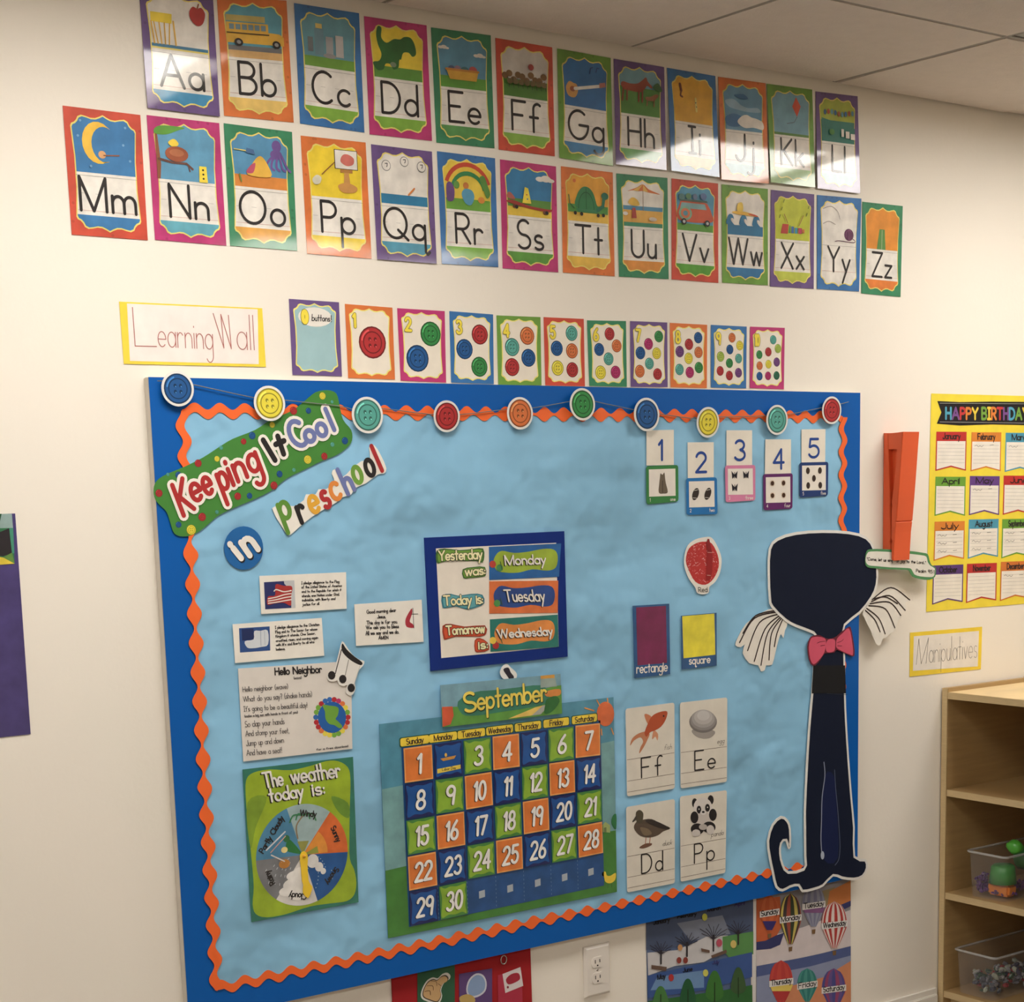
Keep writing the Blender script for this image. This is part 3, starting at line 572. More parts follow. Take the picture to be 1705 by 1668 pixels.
for ch, q in q_alpha.items():
    bc, bands, bot, desc, pic = AL[ch]
    rown = 'top' if ch < 'M' else 'second'
    cn = {PU:'purple',OR:'orange',BU:'blue',MG:'magenta',GR:'dark green',RD:'red',LG:'light green'}[bc]
    o, a = card('alphabet_card', q, .0016, bc, LAM, f'{cn}-edged alphabet card {ch}{ch.lower()} with {desc}', 'alphabet card', 'alphabet cards in two rows on the wall')
    a.W = math.dist(a.F(0, .5), a.F(1, .5)); a.H = math.dist(a.F(.5, 0), a.F(.5, 1))
    a.poly([a.F(*p) for p in scallop(0)], (246, 226, 110), 1)
    band(a, 0, .175, bot, 2); band(a, .165, .505, WH, 2)
    for s_ in range(5):          # watercolour patches in the border colour
        u, v = random.choice([(random.uniform(.02,.05), random.uniform(.1,.9)), (random.uniform(.95,.98), random.uniform(.1,.9)), (random.uniform(.1,.9), .015), (random.uniform(.1,.9), .985)])
        a.ell(*a.F(u, v), .02*a.W, .012*a.H, tuple(int(c*.9) for c in bc), 1, 10)
    a.build('decorative_border', LAM, o)
    b = sub(a); b.W, b.H = a.W, a.H
    for v0, v1, c in bands: band(b, v0, v1, c, 3)
    ops(b, pic); b.build('picture', LAM, o)
    t = sub(a)
    for v, c, dash in ((.475, (150,145,140), 0), (.335, (176,170,166), 1), (.2, (214,150,140), 0)):
        if dash:
            for k in range(4): t.line([t.F(.12+.22*k, v), t.F(.19+.22*k, v)], .0006, c, 4, 0)
        else: t.line([t.F(.1, v), t.F(.9, v)], .0006, c, 4, 0)
    wt = .0054; txt = ch+ch.lower()
    W = t.width(txt, .2); hh = .262*a.H; sx = min(1.02, .72*a.W/(W*hh))
    A0 = t.F(.5-W*hh*sx/2/a.W, .2); ex = t.F(.5+W*hh*sx/2/a.W, .2); up = t.F(.5-W*hh*sx/2/a.W, .462)
    t.glyphs(txt, lambda u, v: (A0[0]+(ex[0]-A0[0])*u/W+(up[0]-A0[0])*v, A0[1]+(ex[1]-A0[1])*u/W+(up[1]-A0[1])*v), wt, BK, 5, gap=.2, seg=12)
    t.build('letters', LAM, o)
    tilt = {'G':.4,'H':1.6,'I':1.8,'J':2.2,'K':2.2,'L':1.5,'A':.8,'Q':.5}.get(ch, 0)      # laminated cards lean a little off the wall at the foot
    if tilt: o.rotation_euler = (-math.radians(tilt), 0, 0); o.location.y -= .106*math.sin(math.radians(tilt))

# ================================================================== NUMBER CARDS 0-10
def button_art(a, x, y, r, c, lay=3, n=20):
    dk = tuple(int(v*.62) for v in c); lt = tuple(min(255, int(v*1.25+30)) for v in c)
    a.ell(x, y, r, r*1.0, dk, lay, n); a.ell(x, y, r*.9, r*.9, c, lay+1, n)
    a.line(arcs(x, y, r*.66, r*.66, 0, 360, n), r*.07, dk, lay+2)
    a.line(arcs(x, y, r*.78, r*.78, 110, 170, 6), r*.10, lt, lay+2)
    for sx in (-1, 1):
        for sy in (-1, 1):
            a.ell(x+sx*r*.2, y+sy*r*.2, r*.115, r*.13, dk, lay+3, 8)
            a.ell(x+sx*r*.2+r*.03, y+sy*r*.2-r*.06, r*.05, r*.05, lt, lay+4, 6)
bR=(196,48,50); bG=(50,146,70); bB=(30,92,160); bT=(86,176,160); bO=(232,118,58); bY=(240,222,54); bM=(196,44,110); bP=(120,66,136); bL=(170,200,70)
q_num = [((481.1,497.4),(564.4,503.2),(487.3,624),(569.4,626.3)),((574.4,505.9),(653.4,512.1),(579.9,629.1),(657.7,631.8)),((661.5,512.9),(740.5,517.9),(667.3,633.7),(742.8,636.8)),
 ((748.3,517.9),(821,523.4),(751.4,636.8),(822.2,639.5)),((826.9,524.9),(899.9,527.9),(829.9,640.6),(901.7,641.5)),((905.3,527.9),(972,530.9),(908.2,641.5),(974,643)),
 ((977.6,533.2),(1042.3,534.4),(981.5,642.4),(1043.7,643.9)),((1049.4,534.4),(1111,536.8),(1050.3,643.9),(1111.7,644.5)),((1115.5,537.4),(1177.5,540.7),(1116.7,644.5),(1176.9,646)),
 ((1184,540.7),(1243.3,543.7),(1184,645.1),(1242.4,646.6)),((1249.3,543.7),(1306.7,545.8),(1248.7,646),(1305.2,648.1))]
nb = [[],[(.54,.5,.29,bR)],[(.68,.67,.22,bG),(.38,.32,.24,bB)],[(.68,.70,.19,bR),(.32,.48,.19,bB),(.66,.24,.19,bG)],[(.68,.72,.165,bO),(.33,.55,.165,bT),(.70,.40,.165,bB),(.32,.26,.165,bR)],
 [(.68,.78,.15,bT),(.30,.55,.15,bB),(.68,.52,.15,bO),(.31,.26,.15,bY),(.68,.24,.15,bR)],[(.56,.80,.13,bR),(.28,.56,.13,bB),(.74,.62,.13,bO),(.52,.42,.13,bT),(.30,.21,.14,bY),(.70,.22,.13,bM)],
 [(.76,.78,.12,bG),(.48,.66,.12,bM),(.26,.52,.13,bB),(.70,.52,.12,bY),(.50,.36,.12,bT),(.24,.24,.13,bO),(.72,.20,.12,bR)],
 [(.75,.79,.115,bB),(.50,.68,.115,bR),(.25,.56,.115,bP),(.76,.56,.115,bO),(.49,.46,.115,bY),(.24,.28,.115,bT),(.52,.24,.115,bM),(.77,.32,.115,bG)],
 [(.58,.81,.10,bO),(.80,.69,.10,bY),(.52,.62,.10,bB),(.26,.50,.105,bL),(.77,.48,.10,bT),(.51,.40,.10,bG),(.25,.27,.10,bR),(.51,.20,.10,bR),(.77,.25,.10,bP)],
 [(.66,.80,.095,bT),(.80,.66,.095,bL),(.26,.55,.09,bG),(.52,.60,.095,bR),(.27,.37,.09,bO),(.53,.40,.09,bY),(.77,.44,.095,bP),(.27,.20,.09,bB),(.52,.21,.09,bM),(.77,.22,.09,(40,110,80))]]
nbc = [PU, OR, MG, BU, LG, RD, GR, PU, OR, BU, MG]; nbn = ['purple','orange','magenta','blue','light green','red','dark green','purple','orange','blue','magenta']
for n, q in enumerate(q_num):
    o, a = card('number_card', q, .0016, nbc[n], PAPER, f'{nbn[n]}-edged number card with '+('a zero in a speech bubble' if n == 0 else 'one big red button' if n == 1 else WORDS[n]+' printed buttons')+', above the board', 'number card', 'number cards above the bulletin board')
    a.W = math.dist(a.F(0, .5), a.F(1, .5)); a.H = math.dist(a.F(.5, 0), a.F(.5, 1))
    a.poly([a.F(*p) for p in scallop(-.005)], (250, 236, 120), 1)
    a.poly([a.F(*p) for p in scallop(.022)], (160, 200, 206) if n == 0 else (244, 234, 216), 2); a.build('decorative_border', PAPER, o)
    t = sub(a)
    if n == 0:
        t.ell(*t.F(.5, .78), .34*a.W, .13*a.H, WH, 4)
        A0 = t.F(.25, .70); t.text('0', A0[0], A0[1], .15*a.H, .0075, (250, 226, 60), 7, sx=.8, outline=(.002, (110, 100, 40)))
        A1 = t.F(.43, .73); t.text('buttons', A1[0], A1[1], .085*a.H, .0016, BK, 6, fit=.36*a.W, slant=.1)
        t.text('!', *t.F(.82, .73), .085*a.H, .0016, BK, 6)
        t.build('speech_bubble', PAPER, o)
    else:
        A0 = t.F(.13 if n > 9 else .15, .70); t.text(str(n), A0[0], A0[1], .17*a.H, .0052, (250, 226, 60), 7, sx=.62 if n > 9 else .9, outline=(.0022, (140, 128, 50)), seg=18)
        t.build('number', PAPER, o)
        for u, v, r, c in nb[n]:
            b = sub(a); x, y = b.F(u, v); button_art(b, x, y, r*a.W, c); b.build('printed_button', PAPER, o)

# ================================================================== LEARNING WALL SIGN
o, a = card('paper_sign', ((198.5,502),(436.6,513),(206.3,605.8),(442.8,610.9)), .0016, (252, 222, 56), PAPER, 'yellow-edged paper sign with thin red handwriting Learning Wall', 'sign')
k5 = K(2.583, 190, 480)
a.pp([(55,65),(617,90),(622,326),(68,312)], (250, 238, 230), 1, k5); a.build('white_panel', PAPER, o)
t = sub(a); tc = (190, 112, 104)
t.ptext('L', (90,248), (182,250), (78,82), .0016, tc, 3, k5, seg=15)
t.ptext('earning', (190,250), (425,262), (183,120), .0016, tc, 3, k5, xh=.5, gap=.13, seg=15)
t.ptext('W', (455,255), (520,262), (425,108), .0016, tc, 3, k5); t.ptext('all', (530,262), (603,265), (522,112), .0016, tc, 3, k5, seg=15)
t.build('handwriting', PAPER, o)

# ================================================================== BUTTON GARLAND
dep = BD+.012
gb = [((296,647),bB,29,29.5,'blue'),((449,671.5),bY,26.5,29.5,'yellow'),((612,691),bT,26.5,30.5,'teal'),((744,693),bR,24,26.5,'red'),((866,688),bO,21.5,27,'orange'),((970,673),bG,20,27,'green'),
      ((1077,690),bB,19.5,28,'blue'),((1179,703),bY,20,25.5,'yellow'),((1294,699),bT,17.5,25,'teal'),((1385,683),bR,16.5,23,'red')]
where = ['at the top left corner of the board','over the green title banner','right of the green title banner','left of the orange button','fifth from the left','highest in the middle, sixth from the left','above the flashcard numbered 1','left of the flashcard numbered 3','above the flashcard numbered 4','at the top right corner of the board']
for ((px, py), c, rx, ry, nm), wh in zip(gb, where):
    x, z = P(px, py, dep); R = (P(px, py-ry, dep)[1]-P(px, py+ry, dep)[1])/2
    tx = random.uniform(-.05, .08)
    o, org = sheet('paper_button', [(x+R*math.cos(2*pi*i/36), z+R*math.sin(2*pi*i/36)) for i in range(36)], dep, (236, 234, 228), PAPER, th=.0009)
    tag(o, f'round {nm} white-edged garland button, {wh}', 'paper button', 'paper buttons on the string garland')
    a = Art(org, dep); button_art(a, 0, 0, R*.86, c, 1, 32); a.build('button_face', PAPER, o)
    o.rotation_euler = (tx, 0, 0)
def curve_obj(name, pts3, r, m, parent=None, loc=(0, 0, 0), cyc=False, res=3):
    cu = bpy.data.curves.new(name, 'CURVE'); cu.dimensions = '3D'; cu.bevel_depth = r; cu.bevel_resolution = res
    sp = cu.splines.new('POLY'); sp.points.add(len(pts3)-1)
    for p, q in zip(sp.points, pts3): p.co = (*q, 1)
    sp.use_cyclic_u = cyc
    o = bpy.data.objects.new(name, cu); dg = bpy.context.evaluated_depsgraph_get()
    C.objects.link(o); dg.update(); me = bpy.data.meshes.new_from_object(o.evaluated_get(bpy.context.evaluated_depsgraph_get())); bpy.data.objects.remove(o)
    for p in me.polygons: p.use_smooth = True
    me.materials.clear()
    return link(name, me, m, parent, loc)
sp = [(262,634),(296,636),(325,641),(422,662),(449,664),(477,666.5),(565,676),(592,682),(636,680),(720,690),(744,685),(767,690),(845,681),(866,678),(887,679),(950,668),(970,662),(992,668.5),(1059,683),(1077,687),(1098,689),(1159,697),(1179,692),(1199,694),(1277,692),(1294,688),(1312,690),(1367,679),(1385,676),(1402,672),(1413,669)]
pts = [(P(x, y, BD+.006)[0], -(BD+.006), P(x, y, BD+.006)[1]) for x, y in smooth(sp, 3, False)]
o0 = pts[0]
st = curve_obj('string', [(p[0]-o0[0], p[1]-o0[1], p[2]-o0[2]) for p in pts], .0009, STRING, None, o0)
tag(st, 'thin grey string holding the paper buttons along the top of the board', 'string')

# ================================================================== TITLE LETTERING
dT = BD+.0032
k1 = K(4.06, 240, 600)
banner = [(75,830),(130,780),(280,715),(400,655),(500,590),(600,530),(750,470),(860,400),(1000,340),(1090,270),(1160,215),(1240,200),(1300,225),(1320,300),(1345,400),(1400,470),(1405,540),(1370,590),(1300,640),(1200,680),(1080,740),(960,800),(860,880),(740,940),(600,1000),(500,1050),(430,1110),(350,1170),(270,1190),(205,1170),(175,1090),(150,1020),(90,960),(65,900)]
o, a = cutout('title_banner', banner, dT, (66, 140, 52), PAPER, 'wavy green paper banner with small buttons, reading Keeping It Cool', 'banner', kf=k1)
for x, y, c, r in ((1205,240,bY,22),(1110,340,bB,18),(1010,340,bR,24),(865,435,bY,18),(730,508,bB,22),(672,548,bR,18),(492,665,bY,17),(365,695,bR,22),(232,775,bB,20),(100,897,bR,22),(232,1110,bB,18),(318,1145,bY,30),(392,1058,bR,24),(632,918,bR,22),(712,915,bB,18),(877,845,bR,24),(915,768,bB,20),(1105,670,bY,26),(1218,648,bR,22),(1357,543,bB,22),(1272,568,bT,14),(1012,740,bT,12),(520,590,bT,12),(492,1025,bT,12),(1270,280,bT,10),(160,770,bT,10)):
    b = Art(a.o, a.dep); p = b.L(*k1(x, y)); button_art(b, p[0], p[1], r/4.06*.0013, c, 1, 12); b.build('printed_button', PAPER, o)
def gl_px(art, ch, A, B, T, wt, col, lay, kf, xh=.6, oc=(246, 240, 228), ow=.011, seg=15):
    art.ptext(ch, A, B, T, wt, col, lay, kf, xh=xh, outline=(ow, oc), seg=seg)
R1=(192,44,44); V1=(112,124,184)
ln = sub(a); ln.n = 0
for ch, A, B in (('K',(265,1048),(335,1002)),('e',(338,958),(396,926)),('e',(420,912),(468,886)),('p',(526,880),(576,852)),('i',(600,842),(604,840)),('n',(634,818),(694,786)),('g',(724,764),(786,728))):
    gl_px(ln, ch, A, B, (A[0]-78, A[1]-205), .0088, R1, 8, k1, xh=.52)
ln.build('word_keeping', PAPER, o)
ln = sub(a)
gl_px(ln, 'l', (880,675), (884,673), (800,540), .0105, BK, 8, k1); gl_px(ln, 't', (912,645), (968,620), (870,520), .0105, BK, 8, k1)
ln.build('word_it', PAPER, o)
ln = sub(a)
for ch, A, B, T in (('C',(1020,590),(1110,560),(950,430)),('o',(1105,560),(1160,530),(1050,445)),('o',(1185,520),(1240,495),(1130,390)),('l',(1280,470),(1284,468),(1220,330))):
    gl_px(ln, ch, A, B, T, .0095, V1, 8, k1)
ln.build('word_cool', PAPER, o)
# Preschool: a white-edged cut-out word
pw = [(865,1000),(940,975),(1010,985),(1080,945),(1095,905),(1160,905),(1180,870),(1230,870),(1290,825),(1268,765),(1290,735),(1340,790),(1400,735),(1470,680),(1530,670),(1520,590),(1555,572),(1600,640),(1638,730),(1620,765),(1580,770),(1500,830),(1430,860),(1400,905),(1340,925),(1300,960),(1210,1010),(1130,1060),(1050,1125),(1000,1170),(970,1178),(930,1120)]
o, a = cutout('word_cutout', pw, dT, (244, 238, 226), PAPER, 'white-edged paper cutout spelling Preschool in multicoloured letters', 'lettering', kf=k1, sm=2)
PRE = (('p',(940,1080),(996,1046),(96,150,52)),('r',(1066,1096),(1104,1076),BK),('e',(1140,1036),(1192,1008),(238,172,46)),('s',(1226,1000),(1262,980),(190,46,48)),('c',(1284,948),(1334,922),(240,140,56)),
       ('h',(1378,904),(1420,872),V1),('o',(1436,838),(1482,810),(112,164,56)),('o',(1520,790),(1566,762),BK),('l',(1606,745),(1609,743),(190,46,48)))
for ch, A, B, c in PRE:
    b = sub(a); b.ptext(ch, A, B, (A[0]-72, A[1]-(165 if ch in 'hl' else 190)), .0092, c, 3, k1, xh=.54, seg=15); b.build('letter', PAPER, o)
R = 132
o, a = cutout('paper_circle', [(673+R*math.cos(2*pi*i/32), 1268+(R+15)*math.sin(2*pi*i/32)) for i in range(32)], dT, (26, 104, 178), PAPER, 'round blue paper circle with the white word in, left of the word Preschool', 'lettering', kf=k1, sm=0)
for dx, cc, l_, ww in ((8, BK, 3, .0125), (0, WH, 6, .0115)):
    a.ptext('i', (652+dx,1338+dx), (656+dx,1336+dx), (552+dx,1213+dx), ww, cc, l_, k1, xh=.55); a.ptext('n', (712+dx,1318+dx), (768+dx,1276+dx), (602+dx,1158+dx), ww, cc, l_, k1, xh=.55)
a.build('letters', PAPER, o)

# ================================================================== SMALL TEXT CARDS
k2 = K(4.765, 380, 930); dC = BD+.0034
def lines(a, L_, wt, col, kf, lay=3, seg=40, xh=.5):
    for txt, A, B, T in L_: a.ptext(txt, A, B, T, wt, col, lay, kf, seg=seg, xh=xh, gap=.14)
IV = (240, 234, 222)
o, a = card('text_card', ((380+247/4.765,930+137/4.765),(380+935/4.765,930+107/4.765),(380+262/4.765,930+440/4.765),(380+940/4.765,930+397/4.765)), dC, IV, PAPER, 'small white card with a waving striped flag photo and the pledge of allegiance', 'card')
a.pp([(283,187),(523,172),(533,388),(293,402)], (44, 52, 110), 1, k2)
a.pp([(440,178),(523,172),(533,388),(500,390),(495,250),(445,200)], (196, 198, 200), 2, k2)
a.pp(smooth([(375,205),(440,215),(505,222),(498,300),(495,372),(440,350),(370,355),(310,365),(315,300),(370,290)]), (186, 52, 50), 3, k2)
for i in range(4): a.line([a.L(*k2(x, y)) for x, y in smooth([(312+6*(i==0)*8,300+18*i-(40 if i == 0 else 0)),(380,285+20*i-(40 if i == 0 else 0)),(440,262+24*i),(500,252+24*i)], 4, False)], .0022, (240, 226, 214), 5, 0)
a.build('flag_photo', PAPER, o); t = sub(a)
lines(t, [('I pledge allegiance to the Flag',(580,202),(880,190),(580,182)),('of the United States of America',(580,235),(898,222),(580,215)),('and to the Republic for which it',(582,270),(895,255),(582,250)),('stands, one Nation under God,',(584,305),(880,290),(584,285)),('indivisible, with liberty and',(586,338),(848,325),(586,318)),('justice for all.',(588,372),(722,365),(588,352))], .0011, (60,56,56), k2)
t.build('printed_text', PAPER, o)
o, a = card('text_card', ((380+35/4.765,930+520/4.765),(380+742/4.765,930+470/4.765),(380+55/4.765,930+828/4.765),(380+762/4.765,930+770/4.765)), dC, IV, PAPER, 'small white card with a white flag on blue and a pledge', 'card')
a.pp([(85,552),(328,537),(333,728),(93,745)], (48, 84, 150), 1, k2)
a.pp([(105,560),(200,553),(205,640),(110,650)], (34, 48, 100), 2, k2)
a.pp(smooth([(205,575),(255,572),(312,570),(315,680),(260,700),(200,710),(150,705),(130,655),(200,640)], 3), (214, 220, 226), 3, k2)
a.line([a.L(*k2(*p)) for p in ((255,575),(258,690))], .0012, (160,170,190), 5); a.line([a.L(*k2(*p)) for p in ((285,572),(290,685))], .001, (176,184,200), 5)
a.build('flag_photo', PAPER, o); t = sub(a)
lines(t, [('I pledge allegiance to the Christian',(372,556),(722,530),(370,535)),('Flag and to The Savior for whose',(374,592),(705,566),(372,572)),('Kingdom it stands. One Savior,',(376,625),(690,600),(374,605)),('crucified, risen, and coming again',(378,660),(712,634),(376,640)),('with life and liberty to all who',(380,694),(682,668),(378,674)),('believe.',(380,728),(450,722),(378,708))], .0011, (60,56,56), k2)
t.build('printed_text', PAPER, o)
o, a = card('text_card', ((380+1000/4.765,930+362/4.765),(380+1535/4.765,930+325/4.765),(380+1015/4.765,930+692/4.765),(380+1550/4.765,930+660/4.765)), dC, IV, PAPER, 'small white card with a morning prayer and a red flame beside a cross', 'card')
a.pp(smooth([(1455,395),(1425,440),(1405,490),(1415,540),(1470,548),(1465,520),(1440,500),(1450,460),(1460,430)], 3), (186, 50, 64), 1, k2)
a.line([a.L(*k2(*p)) for p in ((1463,390),(1472,552))], .0012, BK, 3, 0); a.line([a.L(*k2(*p)) for p in ((1450,440),(1505,438))], .001, BK, 3, 0)
a.build('flame_and_cross', PAPER, o); t = sub(a)
lines(t, [('Good morning dear',(1098,436),(1330,420),(1096,408)),('Jesus,',(1182,472),(1248,470),(1180,446)),('This day is for you.',(1098,522),(1340,510),(1096,494)),('We ask you to bless',(1094,560),(1352,548),(1092,532)),('All we say and we do.',(1090,606),(1352,592),(1088,576)),('AMEN',(1192,640),(1268,636),(1190,616))], .0015, (60,56,56), k2)
t.build('printed_text', PAPER, o)
o, a = card('song_sheet', ((380+78/4.765,930+872/4.765),(380+975/4.765,930+812/4.765),(380+120/4.765,930+1610/4.765),(380+985/4.765,930+1508/4.765)), dC, (228, 220, 210), PAPER, 'white song sheet titled Hello Neighbor with a globe ringed by coloured figures', 'poster')
t = sub(a); tg = (88, 84, 82)
t.ptext('Hello Neighbor', (372,922), (742,902), (368,868), .0026, BK, 3, k2, xh=.6, seg=20, gap=.14)
lines(t, [('(wave)',(520,955),(580,950),(518,938)),('Hello neighbor (wave)',(115,1056),(472,1030),(112,1018)),('What do you say? (shake hands)',(120,1135),(662,1092),(116,1094)),("It's going to be a beautiful day!",(124,1212),(626,1178),(120,1172)),('(make a big sun with hands in front of you)',(130,1258),(550,1225),(128,1240)),('So clap your hands',(134,1336),(445,1310),(130,1290)),('And stomp your feet,',(138,1408),(482,1382),(134,1366)),('Jump up and down',(142,1485),(440,1458),(138,1442)),('And have a seat!',(146,1562),(425,1538),(142,1518)),('for a free download',(700,1522),(950,1492),(698,1508))], .0013, (112,107,104), k2, seg=30, xh=.55)
t.build('printed_text', PAPER, o)
g = sub(a)
cx_, cy_ = 822, 1258
fc = [(196,44,50),(236,120,60),(240,220,70),(120,180,60),(50,110,190),(200,50,110)]
for i in range(22):
    th = 2*pi*i/22; x, y = cx_+128*math.cos(th), cy_+142*math.sin(th); g.pell(*k2(x, y), 4.4, 4.4, fc[[0,0,1,2,3,3,2,2,1,0,0,4,3,3,0,4,4,0,5,1,2,3][i]], 1, 10)
g.pell(*k2(cx_, cy_), 23.5, 26, (34, 100, 182), 2, 28)
g.pp(smooth([(745,1160),(800,1165),(870,1180),(868,1240),(850,1270),(870,1290),(905,1330),(880,1345),(840,1320),(800,1310),(770,1270),(765,1210)], 3), (112, 172, 56), 4, k2)
g.build('globe_drawing', PAPER, o)
note = [(905,655),(935,690),(985,760),(1040,800),(1080,812),(1070,850),(1040,880),(1020,940),(1005,990),(1010,1030),(990,1075),(960,1085),(935,1060),(945,1000),(920,1010),(880,1000),(865,965),(840,975),(800,970),(785,940),(800,905),(840,885),(865,800),(885,720)]
o, a = cutout('music_note', note, dC+.0025, (238, 234, 226), PAPER, 'white-edged paper music notes cutout over the corner of the song sheet', 'cutout', kf=k2, sm=2)
a.pp(smooth([(905,672),(940,720),(1000,775),(1062,822),(1050,845),(985,815),(930,770),(900,725)], 3), BK, 1, k2)
for x, y in ((820,925),(908,955),(975,1025)): a.pell(*k2(x, y), 6.2, 7.2, BK, 2, 12)
a.line([a.L(*k2(*p)) for p in ((898,720),(848,915))], .0018, BK, 2, 0); a.line([a.L(*k2(*p)) for p in ((955,800),(925,935))], .0012, (120,116,110), 2, 0); a.line([a.L(*k2(*p)) for p in ((1045,845),(995,1010))], .001, (190,186,180), 2, 0)
a.build('note_print', PAPER, o)

# ================================================================== WEATHER POSTER
k3 = K(5.56, 390, 1250); dW = BD+.0034
o, a = card('weather_poster', ((404,1281),(587.8,1259.9),(418.8,1535),(597,1501.8)), dW, (48, 126, 104), LAM, 'green weather poster with a round spinner wheel headed The weather today is', 'poster')
a.pp(smooth([(110,270),(180,200),(330,172),(520,178),(700,140),(850,95),(960,95),(1050,150),(1075,260),(1070,500),(1065,800),(1070,1000),(1110,1100),(1130,1220),(1110,1330),(1040,1390),(900,1410),(700,1440),(480,1510),(300,1540),(200,1510),(170,1420),(180,1250),(160,1000),(130,700),(108,450)], 3), (158, 188, 34), 1, k3)
a.pp(smooth([(120,480),(300,430),(200,700),(150,900)], 4), (128, 164, 40), 2, k3); a.pp(smooth([(900,420),(1050,480),(1060,620),(960,560)], 4), (110, 156, 48), 2, k3)
a.build('green_panel', LAM, o); t = sub(a)
for dx, c, l_, w_ in ((-9, BK, 3, .0044), (0, (238,234,226), 6, .0042)):
    t.ptext('The', (285+dx,340-dx), (455+dx,312-dx), (255+dx,205-dx), w_, c, l_, k3, xh=.55, seg=20); t.ptext('weather', (535+dx,300-dx), (985+dx,235-dx), (510+dx,160-dx), w_, c, l_, k3, xh=.55, seg=20, gap=.14)
    t.ptext('today', (330+dx,470-dx), (640+dx,420-dx), (310+dx,350-dx), w_, c, l_, k3, xh=.55, seg=20); t.ptext('is:', (728+dx,410-dx), (835+dx,395-dx), (710+dx,290-dx), w_, c, l_, k3, xh=.55, seg=20)
t.build('title', LAM, o)
cw = a.L(*k3(632, 962)); Rw = (a.L(*k3(632, 492))[1]-a.L(*k3(632, 1432))[1])/2
def sector(a0, a1, col, nm, txt, extra=None, tcol=BK):
    b = Art(a.o, a.dep); pts = [(cw[0], cw[1])]+arcs(cw[0], cw[1], Rw, Rw, a0, a1, 14); b.poly(pts, col, 3)
    if extra: extra(b)
    am = math.radians((a0+a1)/2); r = Rw*.76; W = b.width(txt)*.011; n = len(txt)
    x, y = cw[0]+r*math.cos(am), cw[1]+r*math.sin(am); rot = am-pi/2
    b.text(txt, x, y, .0112, .0024, tcol, 6, align='c', rot=rot, xh=.6, seg=30); b.build(nm, LAM, o)
def W_(r, deg): return (cw[0]+Rw*r*math.cos(math.radians(deg)), cw[1]+Rw*r*math.sin(math.radians(deg)))
def ex1(b): b.poly(smooth([W_(.05,150),W_(.35,160),W_(.42,148),W_(.45,128),W_(.1,120)], 4), (40,124,60), 4); b.ell(*W_(.5,132), Rw*.07, Rw*.07, (50,120,70), 5); b.ell(*W_(.42,158), Rw*.07, Rw*.06, (240,220,140), 5); b.line([W_(.8,165), W_(.62,125)], .003, (214,226,232), 5); b.line([W_(.7,168), W_(.55,130)], .002, (220,170,160), 5)
def ex2(b): b.line(smooth([W_(.35,105),W_(.6,100),W_(.78,86)], 4, False), .003, (150,130,100), 5); [b.line(smooth([W_(.78,86), W_(.82,86+s), W_(.72,86+1.6*s)], 4, False), .003, (60,140,90), 6) for s in (-14,-7,8,15)]; b.poly([W_(0,90),W_(.3,110),W_(.3,60)], (150,150,70), 4)
def ex3(b): b.poly([cw, *arcs(cw[0], cw[1], Rw*.55, Rw*.55, -3, 48, 8)], (240,150,50), 4); b.poly([cw, W_(.35,-2), W_(.35,22)], (150,160,60), 5)
def ex4(b): [b.ell(*W_(r, d), Rw*s, Rw*s*1.05, (232,230,226), 5) for r, d, s in ((.26,-36,.13),(.45,-40,.09),(.58,-42,.06))]; [b.ell(*W_(.3+.6*((i*37)%11)/11, -70+60*((i*17)%13)/13), .0012, .0012, (150,190,220), 4, 6) for i in range(16)]
def ex5(b): [b.ell(*W_(r, d), Rw*s, Rw*s*.5, (240,236,230), 5) for r, d, s in ((.42,-115,.2),(.58,-108,.28),(.75,-118,.2),(.78,-98,.22),(.3,-105,.12))]
def ex6(b): [b.line([W_(.3+.6*((i*29)%13)/13, 185+40*((i*11)%17)/17), W_(.33+.6*((i*29)%13)/13, 187+40*((i*11)%17)/17)], .0016, (190,194,200), 5) for i in range(16)]; b.ell(*W_(.42,196), Rw*.12, Rw*.09, (200,130,50), 5); b.line([W_(.4,190), W_(.68,172)], .0025, (226,220,214), 5)
sector(107, 178, (74,140,180), 'partly_cloudy_sector', 'Partly Cloudy', ex1); sector(50, 107, (160,188,190), 'windy_sector', 'Windy', ex2)
sector(-5, 50, (230,106,44), 'sunny_sector', 'Sunny', ex3); sector(-74, -5, (30,92,164), 'snowy_sector', 'Snowy', ex4)
sector(-128, -74, (222,218,212), 'cloudy_sector', 'Cloudy', ex5); sector(178, 232, (126,128,132), 'rainy_sector', 'Rainy', ex6)
arrow = [a.L(*k3(*p)) for p in smooth([(600,965),(637,925),(672,965),(670,1050),(680,1200),(712,1250),(708,1290),(675,1360),(628,1310),(632,1240),(620,1200),(610,1080)], 2)]
ao, _ = sheet('spinner_arrow', [(p[0]+a.o[0], p[1]+a.o[1]) for p in arrow], 0, (252, 208, 40), PAPER, parent=o, org=a.o, th=.0012); ao.location = (0, -.004, 0)
bp_ = bmesh.new(); bmesh.ops.create_uvsphere(bp_, u_segments=12, v_segments=8, radius=.0035); pc = a.L(*k3(636, 972))
pv = bm_obj('spinner_pin', bp_, mat('brass_pin', (220, 160, 40), rough=.3), o, (pc[0], -.004, pc[1]), True)

